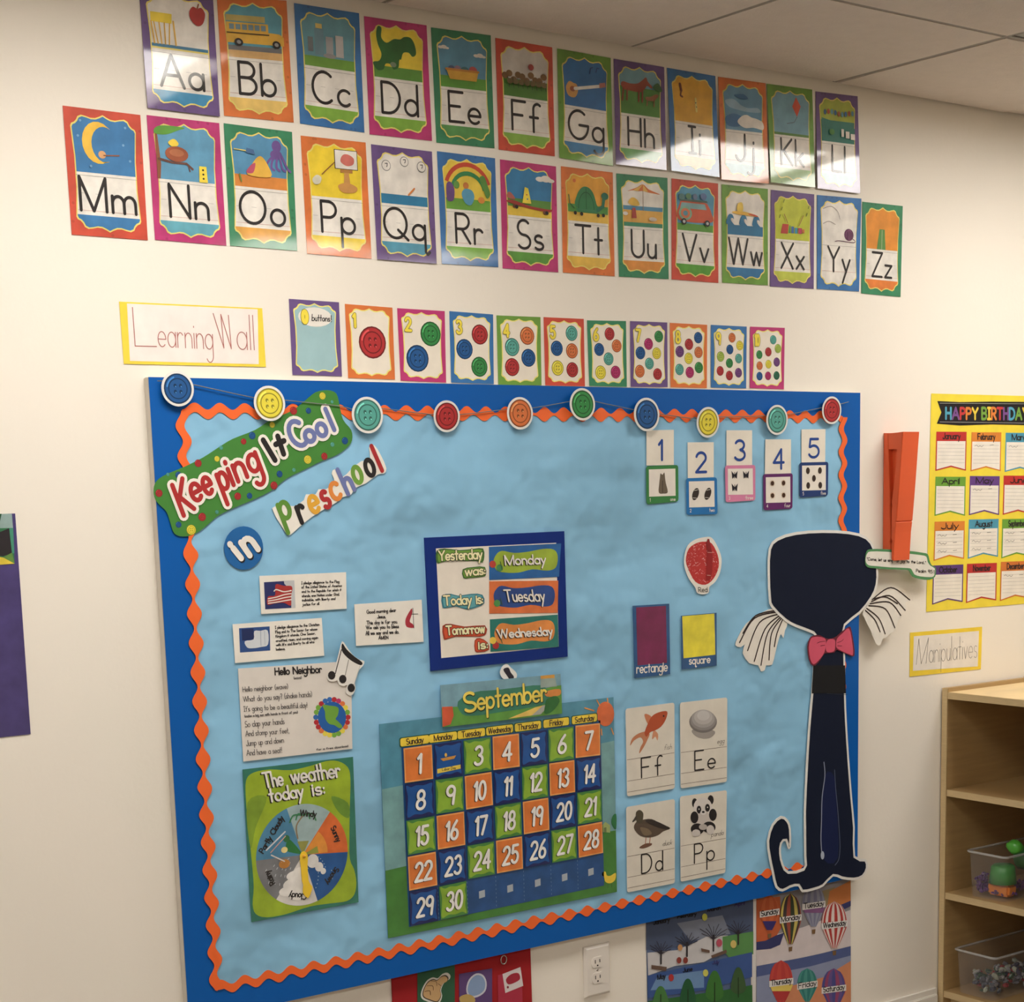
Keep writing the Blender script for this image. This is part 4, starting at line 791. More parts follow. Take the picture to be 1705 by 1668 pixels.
# ================================================================== DAY CHART
k4 = K(4.767, 690, 870); dD = BD+.0045
def Q4(*pts): return tuple(k4(*p) for p in pts)
o, a = card('day_chart', Q4((82,120),(1190,68),(133,1178),(1217,1063)), dD, (22, 50, 136), MATTE, 'dark blue foam-edged chart with a white panel for yesterday, today and tomorrow', 'chart', th=.0035)
b = sub(a); b.pp([(170,205),(1125,160),(1145,985),(213,1075)], (238, 228, 212), 1, k4); b.build('white_panel', PAPER, o)
for nm, quad, bc, blob, tc_, extra in (
  ('Monday', ((592,192),(1165,165),(595,455),(1148,430)), (20, 100, 176), (156,184,44), ((720,335),(1040,325),(712,262)), [(620,330,(200,60,50)),(675,360,(60,140,80))]),
  ('Tuesday', ((595,465),(1142,460),(595,722),(1138,716)), (232,112,50), (30,72,150), ((722,625),(1035,622),(705,535)), [(655,640,(70,150,70))]),
  ('Wednesday', ((600,768),(1138,730),(605,1025),(1145,985)), (24,124,112), (236,140,58), ((665,915),(1095,890),(652,850)), [(645,975,(190,44,44)),(622,935,(240,200,60))])):
    c, ca = card('weekday_card', Q4(*quad), dD+.0012, bc, LAM, f'{dict(Monday="blue", Tuesday="orange", Wednesday="teal")[nm]} weekday card reading {nm} on the day chart', 'card', 'weekday cards on the day chart')
    x0, y0 = quad[0]; x1, y1 = quad[1]; x2, y2 = quad[2]
    T_ = lambda u, v: (x0+(x1-x0)*u+(x2-x0)*v, y0+(y1-y0)*u+(y2-y0)*v)
    ca.pp(smooth([T_(*p) for p in ((.10,.24),(.18,.14),(.35,.22),(.55,.20),(.75,.14),(.9,.18),(.95,.4),(.92,.72),(.8,.80),(.6,.74),(.4,.82),(.22,.80),(.10,.72),(.06,.45))], 3), blob, 1, k4)
    for x, y, cc in extra: ca.pell(*k4(x, y), 5.5, 6, cc, 3, 12)
    ca.line([ca.L(*k4(*p)) for p in ((680,310 if nm == 'Monday' else y2-120),(695,375 if nm == 'Monday' else y2-70))], .002, (50,90,50), 4)
    ca.build('blob_print', LAM, c); tt = sub(ca)
    for dx, cc, l_ in ((-5, (30,30,40), 5), (0, WH, 8)):
        A_, B_, C_ = [(p[0]+dx, p[1]-dx) for p in tc_]; tt.ptext(nm, A_, B_, C_, .0034, cc, l_, k4, xh=.58, seg=20)
    tt.build('weekday_name', LAM, c)
for nm, out, col, dk, tx in (('Yesterday', [(178,225),(240,205),(360,218),(470,208),(545,205),(555,270),(540,318),(500,305),(400,305),(300,300),(215,315),(185,325),(172,290)], (116,166,56), (66,112,50), ((195,300),(535,285),(190,225))),
  ('was:', [(385,370),(470,352),(560,352),(568,415),(540,430),(440,440),(390,440)], (116,166,56), (66,112,50), ((402,422),(558,408),(400,355))),
  ('Today is:', [(218,580),(290,565),(350,580),(450,565),(540,572),(555,640),(500,670),(420,690),(330,665),(240,680),(222,660)], (98,176,184), (50,130,150), ((235,655),(540,640),(228,582))),
  ('Tomorrow', [(225,820),(290,803),(400,825),(560,815),(570,880),(520,905),(330,905),(250,928),(232,915)], (226,84,48), (176,60,34), ((255,890),(555,872),(248,822))),
  ('is:', [(480,935),(520,915),(580,950),(592,1010),(520,1028),(482,1020)], (226,84,48), (176,60,34), ((508,1002),(578,995),(505,940)))):
    lab = {'Yesterday':'green cutout word Yesterday at the top of the white panel','was:':'green cutout word was, under the word Yesterday','Today is:':'teal cutout words Today is, in the middle of the white panel','Tomorrow':'orange-red cutout word Tomorrow low on the white panel','is:':'orange-red cutout word is, under the word Tomorrow'}[nm]
    c, ca = cutout('word_label', out, dD+.0014, dk, PAPER, lab, 'label', 'cutout words on the day chart', kf=k4, sm=2)
    mx_ = sum(p[0] for p in out)/len(out); my_ = sum(p[1] for p in out)/len(out)
    ca.pp(smooth([(mx_+(p[0]-mx_)*.93, my_+(p[1]-my_)*.84) for p in out], 2), col, 1, k4)
    ca.ptext(nm, *tx, .0036, (244,236,180), 6, k4, xh=.6, seg=24, gap=.13, outline=(.0022, (40,46,40))); ca.build('word', PAPER, c)

# ================================================================== SEPTEMBER CALENDAR
k6 = K(3.627, 630, 1120); dK = BD+.0034
o, a = card('calendar_chart', tuple(k6(*p) for p in ((5,310),(1420,147),(58,1603),(1440,1322))), dK, (76, 148, 176), LAM, 'large monthly calendar chart with sky, grass and orange sun, blue day grid', 'calendar')
def T6(u, v): return a.F(u, 1-v)
a.poly([T6(0,.3), T6(.3,.28), T6(1,.22), T6(1,.75), T6(0,.75)], (116,170,172), 1)
a.poly([T6(0,.68), T6(.15,.67), T6(1,.68), T6(1,1), T6(0,1)], (66,136,52), 2)
a.poly([T6(.3,.88), T6(.7,.86), T6(.95,.90), T6(.7,.93)], (96,156,60), 3)
a.build('landscape_print', LAM, o)
s_ = sub(a); sc_ = s_.L(*k6(1370, 248)); s_.pell(*k6(1370, 248), 14.5, 20.5, (238, 108, 52), 4, 24)
for x0_, y0_, x1_, y1_ in ((1245,212,1300,228),(1318,165,1335,195),(1382,155,1385,180),(1345,340,1348,375),(1405,335,1418,370),(1300,250,1310,252)): s_.line([s_.L(*k6(x0_, y0_)), s_.L(*k6(x1_, y1_))], .003, (236,150,70), 4)
s_.build('sun_print', LAM, o)
h = sub(a); h.pp([(1345,960),(1345,925),(1370,900),(1398,920),(1398,965)], (170,190,110), 4, k6); h.pp(smooth([(1405,900),(1415,862),(1435,855),(1435,940),(1418,935)], 3), (40,124,66), 4, k6); h.pp([(1360,960),(1360,935),(1375,932),(1376,962)], (110,130,80), 5, k6); h.build('house_and_tree_print', LAM, o)
h = sub(a); h.pp(smooth([(1352,1205),(1370,1200),(1378,1222),(1400,1225),(1432,1208),(1428,1250),(1400,1270),(1370,1262),(1362,1235),(1350,1222)], 3), (240,206,50), 4, k6); h.line([h.L(*k6(1385,1275)), h.L(*k6(1384,1298))], .001, (60,70,40), 4); h.line([h.L(*k6(1408,1275)), h.L(*k6(1408,1295))], .001, (60,70,40), 4); h.build('duck_print', LAM, o)
c11, c17, c41, c47 = [a.L(*k6(*p)) for p in ((237,548),(1260,408),(262,1196),(1276,1006))]
def cell(c, r):
    u, v = c/6, r/3
    return tuple((c11[i]*(1-u)+c17[i]*u)*(1-v)+(c41[i]*(1-u)+c47[i]*u)*v for i in (0, 1))
g = sub(a); e1, e2, e3, e4 = cell(-.52,-.55), cell(6.52,-.55), cell(6.5,4.5), cell(-.5,4.5)
g.poly([e1, e2, e3, e4], (30, 84, 150), 4)
for c in range(1, 7):
    for k in range(8): g.line([cell(c-.5, 3.55+k*.12), cell(c-.5, 3.6+k*.12)], .0008, (120,160,200), 5, 0)
g.build('day_grid', LAM, o)
pw_ = math.dist(cell(0,0), cell(6,0))/6; ph_ = math.dist(cell(0,0), cell(0,3))/3
for i, nm in enumerate(('Sunday','Monday','Tuesday','Wednesday','Thursday','Friday','Saturday')):
    x = 218+(1243-218)*i/6; y = 410+(278-410)*i/6; b = sub(a); cx2, cy2 = b.L(*k6(x, y)); rot = math.atan2(cell(6,0)[1]-cell(0,0)[1], cell(6,0)[0]-cell(0,0)[0])
    def rr(w_, h_, col, lay):
        pts = []
        for sx, sy, a0 in ((1,-1,-90),(1,1,0),(-1,1,90),(-1,-1,180)):
            for q in range(4):
                t_ = math.radians(a0+30*q); x_, y_ = sx*(w_/2-.004)+.004*math.cos(t_), sy*(h_/2-.004)+.004*math.sin(t_); pts.append((cx2+x_*math.cos(rot)-y_*math.sin(rot), cy2+x_*math.sin(rot)+y_*math.cos(rot)))
        b.poly(pts, col, lay)
    rr(pw_*1.0, .0205, (40,90,60), 5); rr(pw_*.94, .0168, (248,214,52), 6)
    b.text(nm, cx2, cy2-.0055, .0115, .0019, (60,44,36), 8, align='c', rot=rot, fit=min(pw_*.8, b.width(nm)*.011), xh=.62, seg=30, gap=.14); b.build('day_name_strip', LAM, o)
for c in range(2, 7):
    x, z = cell(c, 4); b = sub(a); b.poly([(x-.0075,z-.008),(x+.0075,z-.0065),(x+.0075,z+.009),(x-.0075,z+.0075)], (176,186,196), 7); b.build('velcro_square', MATTE, o)
cal_pos = [(d, (d-1) % 7, (d-1)//7) for d in range(1, 31)]
CO = {1:((238,124,48),(244,166,84),'orange'), 2:((20,86,168),(24,36,100),'blue'), 0:((140,186,46),(70,140,60),'green')}
for d, c, r in cal_pos:
    x, z = cell(c, r); x += a.o[0]; z += a.o[1]; w2, h2 = pw_*.465, ph_*.475; j = lambda: random.uniform(-.0008, .0008)
    ang = random.uniform(-.02, .02); main, edge, cname = CO[d % 3]
    rc = lambda u, v: (x+u*math.cos(ang)-v*math.sin(ang), z+u*math.sin(ang)+v*math.cos(ang))
    DAYS = 'Sunday Monday Tuesday Wednesday Thursday Friday Saturday'.split(); ROWS = 'top second third fourth bottom'.split()
    lab = f'{cname} calendar card reading {WORDS[d]}, {ROWS[r]} row under {DAYS[c]}' if d != 2 else 'blue calendar card with a small boat scene and yellow strip, top row under Monday'
    o2, org = sheet('calendar_number_card', [rc(-w2,-h2), rc(w2,-h2), rc(w2,h2), rc(-w2,h2)], dK+.0034, edge, LAM, th=.0007); tag(o2, lab, 'calendar card', 'day cards on the calendar')
    n_ = Art(org, dK+.0034); e = .86 if d % 3 != 1 else .92
    if d % 3 == 1: blob = [(-e,-e),(e,-e),(e,e),(-e,e)]
    else: blob = smooth([(-.9,-.92),(-.4,-.80),(.1,-.86),(.6,-.78),(.92,-.9),(.84,-.4),(.9,.1),(.84,.5),(.92,.9),(.3,.82),(-.2,.88),(-.6,.8),(-.94,.92),(-.84,.3),(-.88,-.3)], 3)
    n_.poly([(u*w2, v*h2) for u, v in blob], main, 1); n_.build('colour_panel', LAM, o2); n_ = Art(org, dK+.0034)
    if d == 2:
        n_.poly([(-.85*w2,-.72*h2),(.85*w2,-.62*h2),(.85*w2,-.38*h2),(-.85*w2,-.46*h2)], (238,210,70), 3); n_.text('Labor Day', 0, -.60*h2, .006, .0009, BK, 4, align='c', seg=30)
        n_.poly([(-.6*w2,.12*h2),(.55*w2,.2*h2),(.4*w2,.02*h2),(-.4*w2,-.04*h2)], (214,150,60), 3); n_.ell(-.2*w2, .3*h2, .003, .004, (236,190,80), 4); n_.build('boat_picture', LAM, o2); continue
    t_ = str(d); hh = ph_*.50; W = n_.width(t_, .12); sx = .98 if len(t_) == 1 else .80
    for dx, cc, l_, ww in ((-.0014, (24,30,34), 4, .0064), (0, (244,242,236), 7, .0062)):
        n_.text(t_, dx+.0, -hh/2+dx*.6, hh, ww, cc, l_, align='c', sx=sx, slant=.12, gap=.2, seg=18, rot=.03)
    n_.build('number', LAM, o2)
# September header strip
hd = ((205,1290),(1160,1200),(222,1625),(1172,1515))
o, a = card('month_header', Q4(*hd), dK+.0042, (120,168,186), LAM, 'September title strip with yellow lettering over green hills, above the calendar', 'header')
a.pp([(215,1470),(340,1460),(700,1400),(1100,1300),(1165,1290),(1172,1515),(222,1625)], (92,160,60), 1, k4)
a.pp(smooth([(345,1420),(480,1345),(620,1330),(800,1310),(1000,1290),(1060,1350),(1050,1430),(900,1470),(700,1500),(500,1530),(380,1520)], 3), (52,132,104), 2, k4)
a.pp([(745,1555),(960,1465),(1020,1450),(930,1530)], (240,200,90), 3, k4); a.pp([(930,1530),(1020,1450),(1080,1440),(1000,1522)], (176,180,170), 3, k4)
a.pp([(1000,1215),(1110,1205),(1130,1300),(1000,1310)], (150,170,160), 3, k4); a.pp([(1000,1215),(1110,1205),(1110,1232),(1000,1240)], (226,160,60), 4, k4)
a.pp(smooth([(1040,1340),(1150,1320),(1150,1370),(1050,1380)], 3), (230,140,60), 4, k4); a.pp([(218,1462),(300,1458),(310,1530),(285,1600),(222,1620)], (224,88,52), 4, k4)
a.pp(smooth([(1050,1400),(1120,1375),(1150,1420),(1090,1500),(1030,1515),(1035,1450)], 3), (40,116,50), 5, k4)
a.build('landscape_print', LAM, o); t = sub(a)
for dx, cc, l_, ww in ((5, (40,60,40), 5, .0064), (0, (244,218,80), 9, .0054)):
    t.ptext('S', (395+dx,1500+dx), (485+dx,1490+dx), (385+dx,1355+dx), ww*1.15, cc, l_, k4, seg=15); t.ptext('eptember', (500+dx,1482+dx), (1045+dx,1408+dx), (492+dx,1330+dx), ww, cc, l_, k4, xh=.55, seg=15, gap=.15)
t.build('month_name', LAM, o)
o, a = cutout('sticker', [(700,1140),(735,1122),(765,1150),(800,1180),(815,1215),(790,1270),(765,1285),(735,1250),(700,1235),(680,1190)], dK+.002, (238,236,232), PAPER, 'small white paper sticker between the day chart and the month title', 'sticker', kf=k4, sm=3)
a.pp(smooth([(705,1165),(745,1150),(765,1190),(790,1225),(770,1260),(735,1215)], 3), (50,44,56), 1, k4); a.build('dark_print', PAPER, o)

# ================================================================== FLASHCARDS 1-5
k7 = K(3.627, 1020, 690); dF = BD+.0034
FC = [('1',[(207,95),(372,92),(207,308),(372,305)],[(203,312),(396,305),(205,543),(398,525)],(54,136,66),'green','a cat photo','one'),
      ('2',[(455,168),(613,167),(457,385),(613,378)],[(445,385),(630,380),(448,606),(634,602)],(26,120,196),'blue','two brown footballs','two'),
      ('3',[(690,95),(845,95),(690,308),(845,305)],[(680,308),(862,305),(683,530),(862,518)],(226,130,172),'pink','three black butterflies','three'),
      ('4',[(925,150),(1080,150),(922,360),(1080,357)],[(910,360),(1088,355),(912,578),(1086,568)],(104,36,108),'purple','four brown sunflowers','four'),
      ('5',[(1143,90),(1288,88),(1143,290),(1286,287)],[(1130,290),(1303,286),(1130,502),(1300,490)],(30,60,124),'navy','five dark eggs','five')]
for n, tq, lq, c, cn, de, wrd in FC:
    nm_o = {'1':'one cat silhouette photo','2':de,'3':de,'4':de,'5':de}[n]
    o, a = card('number_flashcard', tuple(k7(*p) for p in lq), dF, c, PAPER, f'{cn}-bordered flashcard with a pull-up tab numbered {n} and {nm_o if n != "1" else "a standing grey animal"}', 'flashcard', 'flashcards numbered 1 to 5', rnd=.006)
    tt = Art(a.o, a.dep)
    tb, _ = sheet('number_tab', [P(*k7(*p), dF) for p in (tq[2], tq[3], tq[1], tq[0])], 0, (240,232,216), PAPER, parent=o, org=a.o, th=.0004); tb.location = (0, .0012, 0)
    num = Art(a.o, a.dep-.0012); x0, y0 = tq[0]; x3, y3 = tq[3]; mx_ = (x0+x3)/2; yb = y0+(y3-y0)*.86; yt = y0+(y3-y0)*.30; wd = 30 if n != '1' else 10
    num.ptext(n, (mx_-wd, yb), (mx_+wd, yb-2), (mx_-wd, yt), .0062, (36,76,164), 2, k7, seg=12); no = num.build('number', PAPER, o); no.location = (0, .0012, 0)
    x0, y0 = lq[0]; x1, y1 = lq[1]; x2, y2 = lq[2]; T_ = lambda u, v: (x0+(x1-x0)*u+(x2-x0)*v, y0+(y1-y0)*u+(y2-y0)*v)
    a.pp([T_(.08,.09), T_(.91,.09), T_(.91,.80), T_(.08,.80)], (240,232,220), 1, k7)
    if n == '1':
        a.pp(smooth([T_(*p) for p in ((.38,.70),(.40,.45),(.42,.32),(.44,.20),(.50,.24),(.56,.18),(.58,.32),(.60,.45),(.66,.70),(.52,.73))], 3), (112,98,80), 3, k7); a.line([a.L(*k7(*T_(.5,.4))), a.L(*k7(*T_(.5,.7)))], .002, (70,60,50), 4)
    if n == '2':
        for u in (.29, .69):
            x, y = a.L(*k7(*T_(u, .44))); a.ell(x, y, .009, .0145, (56,44,38), 3, 18, -.5); a.line([(x-.004, y+.008), (x+.0075, y+.0095)], .0012, (220,214,204), 4, 0); a.line([(x-.0085, y-.008), (x+.003, y-.009)], .0012, (220,214,204), 4, 0)
    if n == '3':
        for u, v in ((.3,.26),(.68,.26),(.3,.60)):
            x, y = a.L(*k7(*T_(u, v)))
            for s in (-1, 1): a.poly([(x, y), (x+s*.0095, y+.009), (x+s*.008, y), (x+s*.007, y-.009), (x+s*.002, y-.005)], (34,32,44), 3)
            a.line([(x, y+.006), (x, y-.007)], .0018, (34,32,44), 4)
    if n == '4':
        for u in (.3, .68):
            for v in (.26, .6):
                x, y = a.L(*k7(*T_(u, v)))
                for i in range(12): th = 2*pi*i/12; a.poly([(x+.004*math.cos(th-.25), y+.004*math.sin(th-.25)), (x+.0085*math.cos(th), y+.0085*math.sin(th)), (x+.004*math.cos(th+.25), y+.004*math.sin(th+.25))], (180,124,44), 3)
                a.ell(x, y, .0052, .0052, (72,44,28), 4, 14)
    if n == '5':
        for u, v in ((.28,.24),(.70,.24),(.49,.46),(.29,.66),(.71,.66)): x, y = a.L(*k7(*T_(u, v))); a.ell(x, y, .0062, .0078, (58,42,34), 3, 16)
    bt = sub(a); x, y = bt.L(*k7(*T_(.1, .93))); bt.text(n, x, y, .007, .001, WH, 3, seg=30); bt.build('caption', PAPER, o); bt = sub(a); x, y = bt.L(*k7(*T_(.9, .93))); bt.text(wrd, x, y, .0085, .0011, WH, 3, align='r', seg=30)
    a.build('counting_picture', PAPER, o); bt.build('caption', PAPER, o)
# red crayon scribble cutout
out = [(560,740),(600,745),(635,800),(658,870),(650,950),(620,1010),(585,1040),(580,1075),(545,1086),(510,1075),(500,1045),(460,990),(435,920),(435,850),(455,790),(500,755)]
o, a = cutout('crayon_cutout', out, dF, (240,234,224), PAPER, 'balloon-shaped white cutout filled with red crayon scribble and a crayon, labelled Red', 'cutout', kf=k7, sm=3)
a.pp(smooth([(560,768),(600,780),(635,850),(640,920),(610,990),(560,1028),(500,1010),(460,940),(442,880),(460,810),(510,775)], 3), (206,60,58), 1, k7)
random.seed(7)
for i in range(150):
    th = random.uniform(0, 2*pi); r = math.sqrt(random.random()); x, y = 542+92*r*math.cos(th), 898+120*r*math.sin(th); d = random.uniform(-.8, .8)
    a.line([a.L(*k7(x, y)), a.L(*k7(x+random.uniform(-14,14), y+random.uniform(-12,12)))], .0011, random.choice([(236,150,146),(226,110,106),(190,40,44),(244,190,184)]), 2, 0)
a.build('crayon_scribble', MATTE, o); b = sub(a)
b.pp([(566,860),(570,830),(598,830),(604,860),(600,950),(585,1005),(562,1002),(565,940)], (170,34,36), 4, k7); b.pp([(570,830),(562,780),(572,750),(582,752),(598,830)], (150,30,34), 5, k7); b.line([b.L(*k7(570,832)), b.L(*k7(598,834))], .001, (230,170,160), 6, 0); b.line([b.L(*k7(568,970)), b.L(*k7(590,972))], .001, (240,200,180), 6, 0)
b.build('crayon_drawing', PAPER, o); b = sub(a); b.ptext('Red', (518,1072), (572,1070), (516,1044), .0013, BK, 3, k7, xh=.6); b.build('caption', PAPER, o)
# shape cards
for nm, q, inn, cc, tx, lab in (('rectangle', ((122,1155),(342,1142),(132,1592),(348,1568)), [(142,1165),(322,1155),(328,1500),(150,1515)], (130,24,84), ((145,1562),(330,1548),(145,1512)), 'blue card with a purple rectangle, captioned rectangle'),
   ('square', ((414,1215),(628,1197),(417,1540),(629,1516)), [(420,1218),(614,1202),(620,1450),(428,1472)], (240,224,40), ((462,1508),(588,1498),(462,1468)), 'blue card with a yellow square, captioned square')):
    o, a = card('shape_card', tuple(k7(*p) for p in q), dF, (24,88,150), LAM, lab, 'card'); a.pp(inn, cc, 1, k7); a.build('shape_print', LAM, o)
    b = sub(a); b.ptext(nm, *tx, .0027, WH, 2, k7, xh=.66, seg=24, gap=.14); b.build('caption', LAM, o)

# ================================================================== LETTER FLASHCARDS
k8 = K(4.633, 1020, 1140)
LC = {'Ff':(((100,185),(477,137),(112,862),(480,800)),'fish'),'Ee':(((520,138),(885,97),(525,800),(882,748)),'egg'),'Dd':(((105,943),(480,880),(112,1602),(480,1530)),'duck'),'Pp':(((520,862),(882,812),(525,1520),(870,1450)),'panda')}
for L2, (q, wd) in LC.items():
    de = {'fish':'an orange goldfish','egg':'a grey egg','duck':'a brown duck','panda':'a toy panda'}[wd]
    o, a = card('letter_flashcard', tuple(k8(*p) for p in q), dF, (228,220,204), PAPER, f'white flashcard {L2} with {de}', 'flashcard', 'letter flashcards with photos', rnd=.006)
    a.W = math.dist(a.F(0,.5), a.F(1,.5)); a.H = math.dist(a.F(.5,0), a.F(.5,1))
    t = sub(a)
    for v in (.42, .175, .05): t.line([t.F(.01, v), t.F(.99, v)], .0009, (120,100,90), 1, 0)
    A0, B0, U0 = t.F(.30,.19), t.F(.74,.19), t.F(.30,.415)
    W = t.width(L2, .28)
    t.glyphs(L2, lambda u, v: (A0[0]+(B0[0]-A0[0])*u/W+(U0[0]-A0[0])*v, A0[1]+(B0[1]-A0[1])*u/W+(U0[1]-A0[1])*v), .0034, BK, 3, gap=.28, seg=12); t.build('letters', PAPER, o)
    t = sub(a); x, y = t.F(.93, .47); t.text(wd, x, y, .012, .0008, (90,84,78), 2, align='r', seg=30, slant=.3); t.build('caption', PAPER, o)
    p = sub(a)
    if wd == 'fish':
        p.pp(smooth([(420,205),(410,265),(375,320),(330,350),(290,365),(262,400),(245,375),(262,320),(300,245),(355,212)], 3), (196,84,48), 2, k8); p.pp(smooth([(262,360),(200,375),(150,415),(135,470),(165,430),(215,405),(235,440),(215,480),(205,530),(240,480),(270,420),(285,380)], 3), (206,130,90), 1, k8)
        p.pp(smooth([(300,250),(265,225),(245,230),(255,270),(275,300)], 3), (216,130,90), 1, k8); p.pp(smooth([(320,350),(350,380),(345,430),(330,400),(305,420),(310,370)], 3), (222,150,110), 1, k8); p.pell(*k8(392,240), 1.4, 1.6, BK, 4, 8)
    if wd == 'egg':
        p.pp(smooth([(610,350),(640,395),(700,415),(760,405),(790,360),(700,330)], 3), (166,158,150), 1, k8)
        for i, (r, c) in enumerate(((1,(128,122,118)),(.93,(150,144,140)),(.82,(170,164,160)),(.66,(190,184,180)),(.45,(206,202,198)))): p.pell(*k8(697, 285-12*i), 107/4.633*r, 85/4.633*r, c, 2+i, 28)
    if wd == 'duck':
        p.pp(smooth([(230,1040),(300,1035),(370,1070),(445,1105),(390,1130),(350,1160),(280,1178),(215,1165),(170,1120),(165,1085),(190,1050)], 3), (96,80,66), 2, k8); p.pp(smooth([(250,1045),(320,1045),(440,1105),(380,1110),(300,1080)], 3), (58,50,46), 4, k8)
        p.pp(smooth([(185,1060),(178,1000),(185,975),(210,965),(235,990),(232,1040),(220,1065)], 3), (88,80,62), 3, k8); p.pp([(182,1005),(150,1052),(152,1062),(190,1035)], (76,70,60), 4, k8); p.pp(smooth([(210,1100),(270,1110),(300,1150),(240,1160)], 3), (130,110,84), 4, k8)
        for x in (258, 290): p.line([p.L(*k8(x, 1170)), p.L(*k8(x-6, 1225))], .0022, (186,110,84), 1)
        p.pp(smooth([(205,1255),(250,1225),(300,1222),(295,1240),(240,1262)], 3), (120,84,66), 1, k8)
    if wd == 'panda':
        for x, y, rx, ry, c, l_ in ((633,912,4.6,8,BK,1),(756,888,5,8,BK,1),(695,945,15.5,16.5,(226,218,210),2),(664,962,3.8,6.5,BK,4),(730,948,4,6.5,BK,4),(664,958,1,1.2,WH,5),(730,944,1,1.2,WH,5),(697,985,5,4,(236,230,224),4),(697,980,2.4,1.8,BK,5),(696,1050,14,17,(210,200,192),2),(630,1022,6.5,10,BK,3),(772,1002,6.5,10,BK,3),(652,1112,11,9.5,BK,3),(742,1098,11,9.5,BK,3),(642,1142,7,6,(216,208,200),5),(752,1118,6.5,8,(216,208,200),5),(696,1096,7,5,(190,180,172),4)): p.pell(*k8(x, y), rx, ry, c, l_, 18)
    p.build('photo', PAPER, o)

# ================================================================== NAVY STANDING CUTOUT (plain stand-in)
k9 = K(4.487, 1200, 840); k10 = K(3.97, 1250, 1100); dN = BD+.0042
def px9(L_): return [k9(*p) for p in L_]
def px10(L_): return [k10(*p) for p in L_]
head = px9([(360,330),(420,250),(560,205),(760,190),(960,200),(1090,240),(1150,330),(1175,480),(1170,600),(1130,700),(1040,815),(930,905),(925,1000),(930,1150)])
body_r = px10([(628,220),(635,400),(650,640),(670,900),(688,1100),(690,1290),(760,1310),(772,1370),(740,1430),(680,1450),(600,1442),(545,1425)])
foot = px10([(480,1490),(420,1515),(340,1530),(315,1490),(260,1500),(210,1525),(165,1500),(140,1400),(118,1290),(108,1190),(140,1080),(200,1025),(245,1050),(265,1110),(265,1230),(245,1240),(230,1190),(205,1210),(200,1270),(215,1340),(250,1390),(350,1370),(355,1300)])
body_l = px10([(352,1000),(365,700),(380,450),(400,220),(412,60)])+px9([(690,1200),(695,1100),(700,1000),(690,965),(560,915),(480,870),(380,770),(360,700),(352,520)])
outl = head+body_r+foot+body_l
o, a = cutout('navy_cutout', outl, dN, (236,234,228), PAPER, 'tall plain navy paper cutout with white edge, wide top, long column and curled foot', 'cutout', sm=2, th=.0012)
ptsL = [a.L(*p) for p in smooth(outl, 2)]
if area(ptsL) < 0: ptsL = ptsL[::-1]
def inset(p, d):
    out = []; n = len(p)
    for i in range(n):
        a_, b_, c_ = p[i-1], p[i], p[(i+1) % n]; t1 = (c_[0]-a_[0], c_[1]-a_[1]); l = math.hypot(*t1) or 1
        out.append((b_[0]-t1[1]/l*d, b_[1]+t1[0]/l*d))
    return out
NAV = (22,30,52)
a.poly(inset(ptsL, .0068), NAV, 2); a.build('navy_panel', MATTE, o)
b = sub(a); b.pp(px10([(412,30),(622,30),(628,215),(402,215)]), (34,34,36), 4); 
b.line([b.L(*k10(500,216)), b.L(*k10(636,224))], .0009, (60,66,76), 6, 0); b.build('column_joint', MATTE, o)
b = sub(a)
b.line([b.L(*k10(*p)) for p in smooth([(482,670),(488,760),(470,900),(466,1050),(462,1180),(470,1300)], 4, False)], .0028, (150,160,186), 5); b.line([b.L(*k10(*p)) for p in smooth([(552,720),(560,850),(570,950),(580,1080),(588,1220),(580,1310),(555,1350)], 4, False)], .0018, (96,108,136), 5)
b.pp(smooth(px10([(488,760),(548,760),(566,950),(575,1300),(480,1310),(468,1050)]), 3), (26,36,78), 3); b.pell(*k10(472,1285), 3, 7, (176,186,206), 6, 12); b.build('paint_strokes', MATTE, o)
# white fringes either side
fl = px9([(400,775),(300,810),(190,890),(130,990),(110,1050),(150,1065),(180,1045),(165,1110),(215,1185),(280,1200),(300,1245),(330,1235),(340,1200),(385,1195),(410,1100),(430,1020),(450,965),(468,995),(480,940),(500,880),(440,830)])
fr = px9([(1130,700),(1180,665),(1290,640),(1370,665),(1412,715),(1380,730),(1385,790),(1352,810),(1345,850),(1325,865),(1305,940),(1265,960),(1240,990),(1210,1000),(1195,1045),(1160,1040),(1120,940),(1060,815),(1090,760)])
for pts_, lab, fan in ((fl, 'white paper fringe with dark lines at the left of the navy cutout', [((430,800),(250,850),(140,1030)),((440,815),(290,880),(200,1090)),((450,820),(330,930),(250,1170)),((455,830),(350,960),(300,1200)),((460,840),(380,960),(360,1160)),((465,850),(420,960),(400,1060)),((420,790),(260,830),(165,960))]),
                   (fr, 'white paper fringe with dark lines at the right of the navy cutout', [((1130,710),(1270,620),(1412,712)),((1125,725),(1260,680),(1378,790)),((1115,740),(1260,730),(1345,828)),((1105,755),(1230,780),(1300,920)),((1090,775),(1180,850),(1228,965)),((1080,790),(1150,860),(1190,950)),((1140,705),(1230,690),(1320,740))])):
    c, ca = cutout('paper_fringe', pts_, dN-.0014, (238,232,220), PAPER, lab, 'cutout', 'white fringes on the navy cutout', sm=2, th=.0008)
    for f3 in fan: ca.line([ca.L(*k9(*p)) for p in smooth(list(f3), 6, False)], .0034, (52,40,38), 2)
    ca.build('dark_lines', PAPER, c)
bow = px9([(690,980),(740,975),(790,1000),(830,1000),(865,985),(910,945),(960,912),(975,930),(995,1040),(1000,1125),(970,1130),(870,1085),(850,1105),(790,1110),(770,1120),(730,1180),(690,1205),(660,1160),(648,1060),(665,1000)])
c, ca = cutout('paper_bow', bow, dN+.0022, (120,30,50), PAPER, 'pink paper bow tie with dark outline on the navy cutout', 'bow', sm=2)
